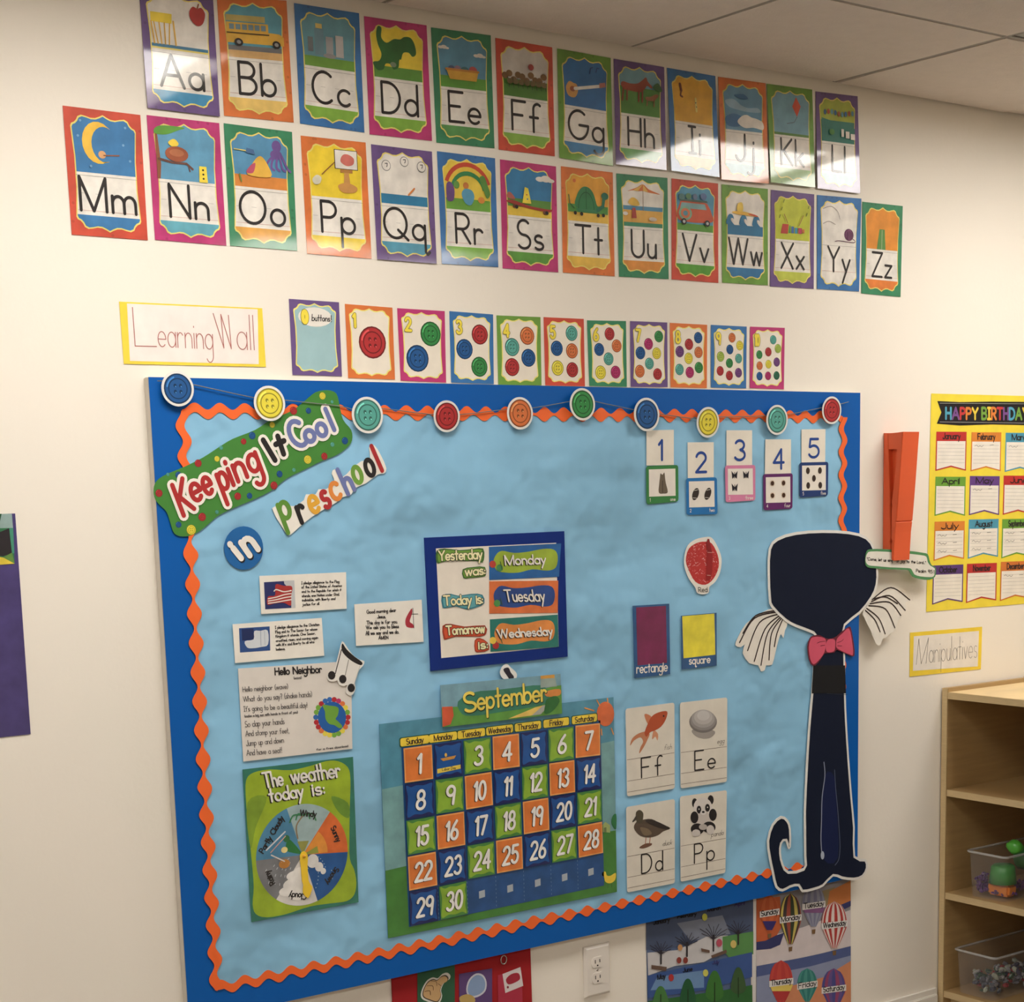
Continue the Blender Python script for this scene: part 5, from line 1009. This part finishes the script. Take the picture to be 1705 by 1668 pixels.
for w_ in ([(695,990),(740,988),(785,1010),(775,1100),(730,1165),(692,1192),(668,1150),(658,1065),(672,1005)], [(870,1000),(910,960),(958,925),(982,1030),(988,1115),(965,1120),(872,1075),(862,1040)], [(800,1010),(850,1008),(855,1050),(845,1095),(795,1102),(784,1060)]): ca.pp(smooth(px9(w_), 3), (228,84,112), 1)
for L_ in ([(780,1020),(740,1025),(720,1035)],[(776,1050),(745,1055)],[(870,1030),(900,1020),(915,1005)],[(872,1055),(905,1055)]): ca.line([ca.L(*k9(*p)) for p in smooth(L_, 4, False)], .0012, (120,30,50), 3)
ca.build('pink_panels', PAPER, c)

# ================================================================== CLOTHESPIN AND QUOTE CARD
def prof(name, pts, x0_, x1_, m, parent, bev=.0012):
    bm = bmesh.new(); A_ = [bm.verts.new((x0_, -y, z)) for y, z in pts]; B_ = [bm.verts.new((x1_, -y, z)) for y, z in pts]; n = len(pts)
    fs = [bm.faces.new(A_), bm.faces.new(B_[::-1])]+[bm.faces.new((A_[(i+1) % n], A_[i], B_[i], B_[(i+1) % n])) for i in range(n)]
    bmesh.ops.recalc_face_normals(bm, faces=bm.faces)
    if bev: bmesh.ops.bevel(bm, geom=list(fs[0].edges)+list(fs[1].edges), offset=bev, segments=2, affect='EDGES')
    return bm_obj(name, bm, m, parent)
pin = bpy.data.objects.new('clothespin', None); C.objects.link(pin); px_, pz_ = 3.262, 1.345; pin.location = (px_, 0, pz_)
tag(pin, 'giant orange wooden clothespin hung jaws-down on the wall right of the board', 'clothespin')
Wp = .060
prof('leg', [(.0008,.302),(.016,.301),(.020,.20),(.0245,.135),(.023,.125),(.0245,.115),(.0265,.045),(.0235,.038),(.0265,.03),(.0275,.008),(.0008,.012)], 0, Wp, PIN, pin)
prof('leg', [(.064,.303),(.0485,.302),(.039,.20),(.0290,.135),(.0305,.125),(.0292,.115),(.029,.045),(.032,.038),(.0295,.03),(.0302,-.006),(.0365,-.009),(.041,.06),(.0443,.084),(.0425,.0862),(.0453,.0884),(.053,.17)], 0, Wp, PIN, pin)
prof('head_block', [(.0155,.3005),(.049,.3018),(.0465,.262),(.0172,.262)], .0006, Wp-.0006, PIN, pin, 0)
prof('inner_web', [(.0165,.264),(.047,.264),(.0292,.136),(.0238,.136)], .014, Wp-.004, PIN, pin, 0)
# spring: coil across the pivot with its wires
cp = []
for i in range(61):
    t_ = i/60; th = 2*pi*5*t_; cp.append((Wp*(.1+.8*t_), -.0252-.0055*math.cos(th), .125+.0055*math.sin(th)))
curve_obj('spring', cp, .0011, mat('spring_steel', (150,70,50), rough=.4), pin)
kq = K(5.954, 1440, 700); dQ = .0288
card_q = [(5,1350),(20,1295),(60,1275),(200,1275),(440,1292),(570,1310),(625,1325),(640,1380),(660,1430),(700,1455),(705,1500),(695,1550),(640,1580),(540,1570),(470,1545),(440,1490),(400,1480),(250,1475),(100,1465),(30,1455),(5,1420)]
o, a = cutout('quote_card', card_q, dQ, (78,146,88), PAPER, 'green-edged white card with a psalm quotation held in the clothespin jaws', 'card', kf=kq, sm=2)
inn = [(8,1360),(25,1315),(60,1298),(200,1300),(430,1320),(560,1335),(610,1350),(622,1400),(650,1440),(692,1465),(692,1510),(680,1545),(640,1552),(550,1545),(490,1525),(462,1475),(420,1462),(250,1455),(100,1442),(40,1435),(10,1405)]
a.pp(smooth(inn, 2), (232,228,216), 1, kq); a.build('white_panel', PAPER, o); b = sub(a)
b.ptext('"Come, let us sing for joy to the Lord..."', (18,1385), (600,1422), (20,1358), .0016, (40,36,36), 3, kq, seg=30, xh=.6); b.ptext('Psalm 95:1', (505,1502), (685,1515), (507,1472), .0016, (40,36,36), 3, kq, seg=30, xh=.6); b.build('quotation', PAPER, o)

# ================================================================== BIRTHDAY POSTER
kb = K(3.335, 1430, 640)
o, a = card('birthday_poster', ((1550.8,655),(1740,660),(1542.4,1018.4),(1731,1003)), .0014, (250,224,52), PAPER, 'yellow Happy Birthday poster with twelve coloured month banners', 'poster')
b = sub(a); b.pp([(435,92),(560,98),(740,95),(1020,98),(1000,170),(1015,228),(740,222),(560,228),(432,218),(458,155)], (34,30,32), 2, kb)
hc = [(80,170,200),(130,80,150),(214,60,60),(236,130,50),(244,210,60),(120,170,60)]
b.line([b.L(*kb(*p)) for p in ((448,104),(740,106),(1000,108))], .0009, (200,196,190), 4, 0); b.line([b.L(*kb(*p)) for p in ((448,208),(740,212),(1000,216))], .0009, (200,196,190), 4, 0)
b.ptext('HAPPY', (482,190), (658,192), (482,130), .0068, WH, 5, kb, cols=hc, gap=.2); b.ptext('BIRTHDAY', (682,192), (935,194), (682,130), .0068, WH, 5, kb, cols=hc[::-1], gap=.2)
b.build('title_ribbon', PAPER, o)
mn_ = ['January','February','March','April','May','June','July','August','September','October','November','December']
mc = [(214,50,46),(236,136,44),(74,160,190),(110,172,52),(108,66,146),(214,50,46),(236,136,44),(74,160,190),(110,172,52),(96,60,130),(206,48,46),(226,120,44)]
xx = [[430,425,420,412],[625,616,610,600],[815,804,796,788]]; yy = [[262,265,268],[512,508,506],[762,750,748],[1005,996,985]]
for i, nm in enumerate(mn_):
    r, c = divmod(i, 3); x, y = xx[c][r], yy[r][c]; w_ = [168,166,164][c]; b = sub(a); dy = [2,2,-8,-12][r]
    b.pp([(x,y),(x+w_,y+dy*.5),(x+w_-4,y+215+dy),(x+w_/2-3,y+195+dy*.5),(x-6,y+218)], mc[i], 2, kb)
    b.pp([(x+4,y+52),(x+w_-7,y+52+dy*.5),(x+w_-10,y+207+dy),(x+w_/2-3,y+187+dy*.5),(x,y+210)], (244,236,222), 3, kb)
    for k in range(6): b.line([b.L(*kb(x+8, y+72+k*20)), b.L(*kb(x+w_-14, y+72+k*20+dy*.5))], .0006, (176,172,168), 4, 0)
    b.ptext(nm, (x+34,y+40), (x+w_-36,y+40+dy*.3), (x+34,y+8), .0028, (50,40,40), 5, kb, xh=.62, seg=30, gap=.12)
    ns = [0,1,1,0,1,0,3,3,2,0,0,1][i]
    for k in range(ns):   # handwritten entries, too small to read
        q = [(x+16+10*j, y+78+44*k+(-7 if j % 2 else 3)*(1 if j % 3 else .4)) for j in range(6)]+[]
        b.line([b.L(*kb(*p)) for p in smooth(q, 2, False)], .0009, (90,86,86), 5, 0); b.line([b.L(*kb(x+100, y+72+44*k)), b.L(*kb(x+122, y+70+44*k))], .0009, (90,86,86), 5, 0)
    b.build('month_banner', PAPER, o)
# Manipulatives sign
o, a = card('paper_sign', ((1515.5,1053.2),(1635.4,1043.3),(1514.6,1126.4),(1633.3,1113.8)), .0014, (252,216,48), PAPER, 'small yellow-edged paper sign handwritten Manipulatives above the bookshelf', 'sign')
a.pp([(305,1398),(667,1368),(660,1565),(300,1590)], (240,232,220), 1, kb); a.build('white_panel', PAPER, o); b = sub(a)
b.ptext('M', (318,1555), (372,1548), (332,1412), .0012, (120,116,112), 3, kb); b.ptext('anipulatives', (388,1545), (655,1515), (390,1410), .0012, (130,126,122), 3, kb, seg=24, gap=.14); b.build('handwriting', PAPER, o)

# ================================================================== PURPLE POSTER AT LEFT
o, a = card('wall_poster', ((-150,861),(25.3,854.7),(-135,1243),(51.1,1222)), .0014, (72,60,126), LAM, 'purple poster with angular coloured shapes at the left edge', 'poster')
kl = K(4.071, 0, 840)
for pts_, c, l_ in (([(-400,70),(80,62),(88,158),(-400,170)], (150,180,176), 1), ([(-400,170),(88,158),(98,400),(-400,420)], (40,124,76), 2), ([(-60,210),(60,160),(80,330),(20,350),(-60,340)], (36,32,40), 3), ([(-60,350),(20,358),(98,400),(-60,412)], (236,206,50), 4), ([(20,358),(80,325),(98,400)], (96,146,60), 5), ([(62,160),(88,158),(96,330),(80,330)], (60,150,120), 4), ([(10,62),(0,110),(-30,170),(-80,170),(-60,66)], (24,84,50), 3)):
    a.pp(pts_, c, l_, kl)
a.build('angular_print', LAM, o)

# ================================================================== UNDER THE BOARD: posters, pocket chart, outlet
k11 = K(4.487, 1060, 1470)
ztop = bz0-.001
def under(x0p, x1p, label, name='wall_poster', col=(90,110,150), m=PAPER, dep=.0014, zb=None, cat='poster', group=None):
    xa = P(x0p, 1640, dep)[0]; xb = P(x1p, 1640, dep)[0]; zb = zb or ztop-.42
    o, org = sheet(name, [(xa,zb),(xb,zb),(xb,ztop),(xa,ztop)], dep, col, m); tag(o, label, cat, group); a = Art(org, dep); a.obj = o; a.box = (xa-org[0], xb-org[0], zb-org[1], ztop-org[1]); return o, a
o, a = under(1077.5, 1250.5, 'poster of the months with bare winter trees above green summer trees, below the board')
x0_, x1_, z0_, z1_ = a.box; Wd = x1_-x0_
a.poly([(x0_,z1_-.02),(x1_,z1_-.02),(x1_,z1_),(x0_,z1_)], (60,70,96), 1)
kx = k11
a.pp([(70,250),(870,120),(870,380),(600,400),(300,480),(70,500)], (78,92,124), 2, kx); a.pp([(300,300),(640,240),(700,380),(400,430)], (130,138,158), 3, kx)
a.pp([(78,520),(300,500),(520,400),(680,390),(700,480),(500,590),(280,620),(85,690)], (206,204,206), 4, kx); a.pp([(640,400),(870,360),(870,530),(700,570),(640,500)], (90,150,80), 5, kx)
a.pp([(80,690),(300,640),(480,600),(860,515),(860,700),(500,800),(80,860)], (60,92,160), 6, kx); a.pp([(150,700),(500,650),(500,780),(100,800)], (110,150,200), 7, kx)
a.pp([(80,880),(300,850),(640,800),(860,760),(870,1400),(80,1500)], (48,110,52), 8, kx)
a.build('landscape_print', PAPER, o)
random.seed(11)
for (tx, tb, th_) in ((178,600,190),(372,545,200),(570,505,230),(755,455,200)):
    b = sub(a); b.line([b.L(*kx(tx,tb)), b.L(*kx(tx,tb-th_*.5))], .005, (50,44,48), 10)
    for k in range(9):
        an = -1.25+2.5*k/8; l1 = th_*(.55 if k % 2 else .42); y1 = tb-th_*.42
        b.line([b.L(*kx(tx,y1+10)), b.L(*kx(tx+l1*.5*math.sin(an), y1-l1*.5*math.cos(an))), b.L(*kx(tx+l1*.95*math.sin(an*1.1), y1-l1*.8*math.cos(an)-8))], .0017, (54,50,60), 11, 0)
    b.build('bare_tree_print', PAPER, o)
for i, (tx, ty, rw, rh) in enumerate(((175,860,58,90),(378,830,58,115),(578,780,65,125),(755,740,55,110))):
    b = sub(a); b.pp(smooth([(tx-rw,ty+rh*.5),(tx-rw*.8,ty-rh*.3),(tx-rw*.3,ty-rh*.95),(tx+rw*.3,ty-rh*.95),(tx+rw*.8,ty-rh*.3),(tx+rw,ty+rh*.5),(tx,ty+rh*.8)], 3), [(70,130,64),(36,96,56),(60,124,50),(62,96,56)][i], 10, kx); b.line([b.L(*kx(tx, ty+rh)), b.L(*kx(tx, ty-rh*.3))], .003, (40,60,36), 12); b.build('green_tree_print', PAPER, o)
for x, y, r, c in ((503,253,4.5,(200,200,70)),(510,670,4.5,(214,214,90)),(253,705,4.5,(190,50,50)),(612,445,5,(200,80,100)),(718,455,5,(214,190,100)),(312,575,4,(150,60,50)),(360,575,4,(150,60,50)),(320,480,4,(210,150,90))):
    b = sub(a); b.pell(*kx(x, y), r, r*1.35, c, 12, 12); b.build('printed_dot', PAPER, o)
for pts_ in ([(550,540),(665,495),(668,520),(560,560)],[(105,610),(220,625),(215,655),(105,640)],[(475,485),(540,500),(540,520),(480,510)]):
    b = sub(a); b.pp(pts_, (110,84,70), 12, kx); b.build('bench_print', PAPER, o)
for nm, A, B, T, c in (('January',(120,310),(240,285),(120,278),(24,26,36)),('February',(300,262),(440,240),(300,236),(24,26,36)),('March',(525,212),(620,195),(525,186),(30,30,50)),('April',(725,172),(800,158),(725,146),(60,50,110)),('May',(150,718),(210,708),(150,685),(24,26,40)),('June',(340,665),(410,652),(340,636),(24,26,40)),('July',(560,605),(610,596),(560,582),(60,60,120))):
    b = sub(a); b.ptext(nm, A, B, T, .0024, c, 13, kx, xh=.6, seg=30); b.build('month_name', PAPER, o)
o, a = under(1252, 1416, 'poster of weekday hot air balloons below the right end of the board', col=(226,222,218))
a.pp([(893,40),(1597,-60),(1597,1500),(893,1500)], (150,146,150), 1, kx)
a.pp([(893,380),(1050,380),(1240,330),(1597,200),(1597,470),(1240,560),(893,650)], (218,206,206), 3, kx); a.pp([(893,120),(1070,100),(1080,330),(1000,470),(893,450)], (206,96,52), 4, kx)
a.pp([(1440,60),(1597,-20),(1597,150),(1480,190),(1420,180)], (214,126,66), 5, kx); a.pp([(1380,60),(1480,30),(1440,190),(1400,160)], (160,140,100), 4, kx); a.pp([(893,440),(960,430),(1040,390),(1100,370),(1070,460),(1000,490),(893,500)], (56,60,110), 5, kx)
a.pp([(893,620),(1240,555),(1400,520),(1597,470),(1597,560),(1300,640),(893,740)], (80,96,150), 6, kx); a.pp([(893,700),(1300,620),(1597,540),(1597,1500),(893,1500)], (140,150,184), 7, kx); a.pp([(1100,780),(1400,700),(1597,580),(1597,1500),(1050,1500)], (222,140,96), 8, kx)
a.pp([(1480,180),(1597,130),(1597,170),(1500,220)], (60,64,116), 6, kx)
a.build('sky_print', PAPER, o)
def balloon(cx, cy, rx, ry, cols, word, n=8, split=None):
    b = sub(a); N = n
    for i in range(N):
        u0, u1 = -1+2*i/N, -1+2*(i+1)/N; L_ = []
        for k in range(13):
            v = -1+2*k/12; ww = math.sqrt(max(0, 1-v*v)) if v < .1 else max(.12, math.sqrt(1-.01)*(1-(v-.1)/.9*.86)**.8)
            L_.append((v, ww))
        s0 = [(cx+rx*w_*math.sin(u0*pi/2), cy+ry*v) for v, w_ in L_]; s1 = [(cx+rx*w_*math.sin(u1*pi/2), cy+ry*v) for v, w_ in L_]
        b.pp(s0+s1[::-1], cols[i % len(cols)], 10, kx)
    if split:
        for v0, v1, c in split:
            L_ = lambda v: math.sqrt(max(0, 1-v*v)) if v < .1 else max(.12, (1-(v-.1)/.9*.86)**.8)
            b.pp([(cx-rx*L_(v0), cy+ry*v0), (cx+rx*L_(v0), cy+ry*v0), (cx+rx*L_((v0+v1)/2), cy+ry*(v0+v1)/2), (cx+rx*L_(v1), cy+ry*v1), (cx-rx*L_(v1), cy+ry*v1), (cx-rx*L_((v0+v1)/2), cy+ry*(v0+v1)/2)], c, 11, kx)
    b.pp([(cx-rx*1.02, cy-18+8), (cx+rx*1.02, cy-42+8), (cx+rx*1.02, cy+12), (cx-rx*1.02, cy+36)], (230,226,222), 12, kx)
    b.ptext(word, (cx-rx*.88, cy+24), (cx+rx*.88, cy+2), (cx-rx*.88, cy-14), .0024, (40,36,40), 13, kx, xh=.62, seg=30, gap=.13)
    b.pp([(cx-14, cy+ry+22), (cx+14, cy+ry+18), (cx+11, cy+ry+52), (cx-11, cy+ry+54)], (130,96,60), 10, kx)
    b.build('balloon_print', PAPER, o)
balloon(988,222,72,135,[(206,92,50),(216,104,58)],'Sunday',6,[(.45,.95,(60,50,120))]); balloon(1145,265,80,190,[(60,70,50),(210,190,90),(70,60,60),(170,80,60)],'Monday',8); balloon(1318,165,85,160,[(150,152,170),(128,128,156)],'Tuesday',10,[(.1,.35,(140,90,140))])
balloon(1473,310,96,175,[(190,60,56),(232,214,206)],'Wednesday',12); balloon(1075,740,88,165,[(200,60,58),(210,72,60)],'Thursday',8,[(.1,.4,(236,206,90)),(.4,.8,(196,56,56))]); balloon(1270,760,75,125,[(48,128,124),(70,150,140)],'Friday',8); balloon(1468,790,90,155,[(110,84,150),(80,80,150),(160,70,110)],'Saturday',9)
# pocket chart
kp = K(4.2625, 640, 1560); dP = .006
xa, xb = P(654.5,1668,dP)[0], P(884.5,1630,dP)[0]
o, org = sheet('pocket_chart', [(xa,ztop-.4),(xb+.002,ztop-.4),(xb,ztop),(xa,ztop)], dP, (176,34,38), MATTE, th=.004); tag(o, 'red fabric pocket chart hanging below the board', 'pocket chart')
a = Art(org, dP); a.pp([(0,700),(1040,600),(1040,625),(0,725)], (130,22,28), 1, kp); a.build('pocket_seam', MATTE, o)
bm = bmesh.new()
rg = P(*kp(845,160), dP+.002); cpts = [(.0075*math.cos(2*pi*i/20), 0, .0095*math.sin(2*pi*i/20)) for i in range(20)]
curve_obj('metal_ring', cpts, .0013, METAL, o, (rg[0]-org[0], -.003, rg[1]-org[1]), True)
def pocket(quad, col, lab):
    return card('picture_card', tuple(kp(*p) for p in quad), dP+.0014, col, PAPER, lab, 'card', 'cards in the red pocket chart')
c, ca = pocket(((235,225),(500,192),(235,640),(500,600)), (46,96,66), 'dark green card with a pointing hand drawing in the red pocket chart')
hd_ = [(258,405),(275,350),(305,305),(345,285),(378,292),(410,262),(445,252),(468,272),(462,298),(430,318),(412,345),(402,380),(410,415),(398,455),(372,478),(320,462),(270,440)]
ca.pp(smooth(hd_, 3), (222,220,210), 1, kp); mh = (350,370)
ca.pp(smooth([(mh[0]+(x-mh[0])*.88, mh[1]+(y-mh[1])*.86) for x, y in hd_], 3), (60,48,36), 2, kp); ca.pp(smooth([(mh[0]+(x-mh[0])*.82, mh[1]+(y-mh[1])*.79) for x, y in hd_], 3), (206,164,110), 3, kp)
for L_ in ([(285,385),(320,380),(325,410)],[(300,345),(340,345),(345,375)],[(330,310),(365,315),(370,345)],[(380,330),(400,345)]): ca.line([ca.L(*kp(*p)) for p in smooth(L_, 4, False)], .0011, (90,64,40), 5)
ca.build('hand_drawing', PAPER, c)
c, ca = pocket(((530,262),(765,222),(532,660),(765,620)), (98,70,128), 'purple card with a hand mirror drawing in the red pocket chart')
ca.pp(smooth([(580,370),(600,300),(650,258),(700,268),(725,320),(715,385),(660,425),(600,425)], 3), (214,214,224), 1, kp); ca.pp(smooth([(590,370),(608,308),(652,270),(694,280),(715,325),(705,378),(658,412),(608,412)], 3), (136,164,206), 2, kp); ca.pp(smooth([(530,430),(580,405),(630,420),(640,460),(560,480)], 3), (196,164,90), 3, kp); ca.build('mirror_drawing', PAPER, c)
c, ca = pocket(((805,270),(975,238),(810,640),(985,600)), (190,48,72), 'pink-red card with a white speech picture in the red pocket chart')
ca.pp([(838,262),(965,212),(985,345),(858,397)], (224,214,214), 1, kp); ca.pp(smooth([(862,300),(900,262),(950,255),(962,295),(930,320),(880,335)], 3), (176,40,60), 2, kp); ca.pell(*kp(875,355), 1.8, 2.2, (150,40,60), 3, 8); ca.build('bubble_drawing', PAPER, c)
# outlet
ko = K(15.44, 960, 1560); dO = .006
tl, br2 = P(*ko(215,270), dO), P(*ko(862,1280), dO); w_, h_ = br2[0]-tl[0]+.004, .118
ot = bpy.data.objects.new('wall_outlet', None); C.objects.link(ot); ot.location = (tl[0]-.002, 0, tl[1]-h_); tag(ot, 'white electrical outlet plate on the wall below the board', 'outlet')
bm = bmesh.new(); v = [bm.verts.new(p) for p in ((0,-.0004,0),(w_,-.0004,0),(w_,-.0004,h_),(0,-.0004,h_),(0,-.003,0),(w_,-.003,0),(w_,-.003,h_),(0,-.003,h_),(.006,-.0085,.006),(w_-.006,-.0085,.006),(w_-.006,-.0085,h_-.006),(.006,-.0085,h_-.006))]
for f in ((8,9,10,11),(0,1,5,4),(1,2,6,5),(2,3,7,6),(3,0,4,7),(4,5,9,8),(5,6,10,9),(6,7,11,10),(7,4,8,11),(3,2,1,0)): bm.faces.new([v[i] for i in f])
bmesh.ops.recalc_face_normals(bm, faces=bm.faces); bm_obj('cover_plate', bm, PLAST, ot)
for zc in (h_*.67, h_*.36):
    bm = bmesh.new(); cx3 = w_*.46
    vs = [bm.verts.new((cx3+.0165*math.cos(t_)*1.0, -.0100, zc+max(-.0125, min(.0125, .0165*math.sin(t_))))) for t_ in [2*pi*i/24 for i in range(24)]]; vb = [bm.verts.new((q.co.x, -.008, q.co.z)) for q in vs]
    bm.faces.new(vs); [bm.faces.new((vs[i-1], vs[i], vb[i], vb[i-1])) for i in range(24)]; bmesh.ops.recalc_face_normals(bm, faces=bm.faces)
    rc_ = bm_obj('receptacle', bm, PLAST, ot)
    bm = bmesh.new(); box(bm, cx3-.0075, cx3-.0055, -.0104, -.0099, zc-.002, zc+.0065); box(bm, cx3+.0055, cx3+.0075, -.0104, -.0099, zc-.001, zc+.0065); box(bm, cx3-.002, cx3+.002, -.0104, -.0099, zc-.009, zc-.0055, .0006); bm_obj('slots', bm, DARK, rc_)
bm = bmesh.new(); bmesh.ops.create_uvsphere(bm, u_segments=10, v_segments=6, radius=.0032, matrix=Matrix.Translation((w_*.46, -.0085, h_*.515)) @ Matrix.Diagonal((1, .4, 1, 1))); bm_obj('screw', bm, METAL, ot, smooth=True)

# ================================================================== BOOKSHELF AND BINS
sx0, sx1, sy1 = 3.489, 3.875, -.92
sh = bpy.data.objects.new('bookshelf', None); C.objects.link(sh); sh.location = (sx0, 0, 0); tag(sh, 'birch plywood bookshelf standing end-on to the wall at the right edge', 'bookshelf')
Ws = sx1-sx0
def part(nm, *b, m=WOOD, bev=.0015): return bm_obj(nm, box(bmesh.new(), *b, bev), m, sh)
def panel(nm, x0, x1, y0, y1, z0, z1, m=WOOD_SHADE):
    p_ = part(nm, x0+.0015, x1, y0, y1, z0, z1, m=m); e_ = bm_obj('edge_band', box(bmesh.new(), x0, x0+.0016, y0+.0004, y1-.0004, z0+.0004, z1-.0004), WOODE, p_); return p_
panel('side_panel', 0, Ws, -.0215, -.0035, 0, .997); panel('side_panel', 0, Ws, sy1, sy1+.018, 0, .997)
panel('top_panel', .001, Ws, sy1+.018, -.0215, .969, .987, WOOD)
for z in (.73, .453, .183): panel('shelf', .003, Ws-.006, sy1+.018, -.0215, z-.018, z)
part('kick_board', .03, .045, sy1+.018, -.0215, 0, .163); part('back_panel', Ws-.006, Ws, sy1+.018, -.0215, 0, .969, m=HARDB_SHADE, bev=0)
b_ = bmesh.new()
for y, z in ((-.10,.655),(-.10,.64)): bmesh.ops.create_uvsphere(b_, u_segments=8, v_segments=6, radius=.003, matrix=Matrix.Translation((Ws-.007, y, z)))
bm_obj('screw_hole', b_, DARK, sh)
def bin_(x0, x1, y0, y1, z0, z1, lab):
    e = bpy.data.objects.new('storage_bin', None); C.objects.link(e); e.location = (x0, y1, z0); tag(e, lab, 'storage bin', 'clear bins on the bookshelf')
    w_, d_, h_ = x1-x0, y1-y0, z1-z0; i_ = .010; t_ = .0015
    def ring(ins, z, n=4, r=.012):
        pts = []
        for cx, cy, a0 in ((w_-ins-r, -d_+ins+r, -90), (w_-ins-r, -ins-r, 0), (ins+r, -ins-r, 90), (ins+r, -d_+ins+r, 180)):
            for q in range(n+1): t = math.radians(a0+90*q/n); pts.append((cx+r*math.cos(t), cy+r*math.sin(t), z))
        return pts
    bm = bmesh.new(); A_ = [bm.verts.new(p) for p in ring(i_, .001)]; B_ = [bm.verts.new(p) for p in ring(.004, h_-.004)]
    n = len(A_); bm.faces.new(A_[::-1]); [bm.faces.new((A_[i-1], A_[i], B_[i], B_[i-1])) for i in range(n)]
    bm_obj('bin_body', bm, CLEAR, e, smooth=False)
    curve_obj('rim', ring(.001, h_-.003), .0034, CLEARR, e, (0, 0, 0), True)
    return e
bin_(3.500, 3.81, -.262+.05, -.082, .4535, .577, 'clear plastic bin with green and orange play pieces on the middle shelf')
bin_(3.500, 3.81, -.186, -.046, .1835, .305, 'clear plastic bin of small mixed counters on the lowest shelf')
def blob(name, loc, r, col, lab, cat, grp, s=(1,1,1), seed=1, sub_=2, rot=(0,0,0)):
    bm = bmesh.new(); bmesh.ops.create_icosphere(bm, subdivisions=sub_, radius=r)
    for v in bm.verts:
        n = mn.noise(v.co/r*1.3+Vector((seed, 0, 0))); v.co = Vector((v.co.x*s[0], v.co.y*s[1], v.co.z*s[2]))*(1+.22*n)
    o = bm_obj(name, bm, mat('toy_'+'_'.join(map(str, col)), col, rough=.3), None, loc, True); o.rotation_euler = rot; tag(o, lab, cat, grp); return o
def cup(name, loc, r, col, lab, rot, h=.05):
    bm = bmesh.new(); n = 20; prof_ = [(.0, 0), (.7, 0), (.85, .1), (1, 1), (.94, 1), (.8, .14), (0, .08)]; rings = []
    for pr, pz in prof_: rings.append([bm.verts.new((r*pr*math.cos(2*pi*i/n), r*pr*math.sin(2*pi*i/n), h*pz)) for i in range(n)] if pr else [bm.verts.new((0, 0, h*pz))])
    for A_, B_ in zip(rings, rings[1:]):
        for i in range(n):
            if len(A_) == 1: bm.faces.new((A_[0], B_[i-1], B_[i]))
            elif len(B_) == 1: bm.faces.new((A_[i-1], B_[0], A_[i]))
            else: bm.faces.new((A_[i-1], B_[i-1], B_[i], A_[i]))
    bmesh.ops.recalc_face_normals(bm, faces=bm.faces); o = bm_obj(name, bm, mat('toy_'+'_'.join(map(str, col)), col, rough=.3), None, loc, True); o.rotation_euler = rot; tag(o, lab, 'toy', 'play pieces in the middle bin'); return o
cup('toy_cup', (3.556,-.160,.541), .036, (62,150,66), 'green toy cup upside down on the orange block in the middle bin', (0, pi, .3), .048)
blob('toy_pepper', (3.565,-.190,.592), .021, (80,170,60), 'bright green toy piece sticking out above the bin rim', 'toy', 'play pieces in the middle bin', (1,1.1,.9), 3)
blob('toy_pepper', (3.640,-.160,.545), .028, (44,110,56), 'dark green toy piece behind the green cup', 'toy', 'play pieces in the middle bin', (1,1,1.1), 7)
bm = bmesh.new(); box(bm, -.020, .020, -.033, .033, -.016, .016, .006); oo = bm_obj('toy_block', bm, mat('toy_orange', (236,140,50), rough=.35), None, (3.556,-.158,.4755)); oo.rotation_euler = (0, .05, .08); tag(oo, 'orange toy block under the green cup in the middle bin', 'toy', 'play pieces in the middle bin')
random.seed(21)
def bits(name, n, bx, cols, lab, r0, r1):
    v, f, mi, k = [], [], [], 0
    bm = bmesh.new(); ms = [mat('bit_%d_%d_%d' % c, c, rough=.35) for c in cols]
    for i in range(n):
        r = random.uniform(r0, r1); M_ = Matrix.Translation((random.uniform(bx[0]+r, bx[1]-r), random.uniform(bx[2]+r, bx[3]-r), random.uniform(bx[4]+r, bx[5]))) @ Matrix.Rotation(random.uniform(0, pi), 4, 'X') @ Matrix.Rotation(random.uniform(0, pi), 4, 'Z') @ Matrix.Diagonal((1, .7, .5, 1))
        g_ = bmesh.ops.create_icosphere(bm, subdivisions=1, radius=r, matrix=M_); m_ = random.randrange(len(cols))
        for vv in g_['verts']:
            for ff in vv.link_faces: ff.material_index = m_
    me = bpy.data.meshes.new(name); bm.to_mesh(me); bm.free()
    for m_ in ms: me.materials.append(m_)
    o = bpy.data.objects.new(name, me); C.objects.link(o); tag(o, lab, 'toy pieces', None, 'stuff'); return o
bits('purple_beads', 130, (3.512,3.78,-.198,-.096,.458,.474), [(96,50,124),(80,40,100),(120,60,110)], 'loose purple play pieces at the bottom of the middle bin', .006, .010)
bits('purple_beads', 60, (3.511,3.56,-.122,-.094,.462,.510), [(96,50,124),(80,40,100)], 'small heap of purple play pieces at the wall end of the middle bin', .006, .010)
bits('mixed_counters', 170, (3.512,3.79,-.172,-.060,.188,.238), [(110,110,120),(80,84,96),(160,160,160),(150,50,56),(60,90,70),(170,176,160),(60,60,80)], 'loose mixed grey, red and green counters in the lowest bin', .008, .014)
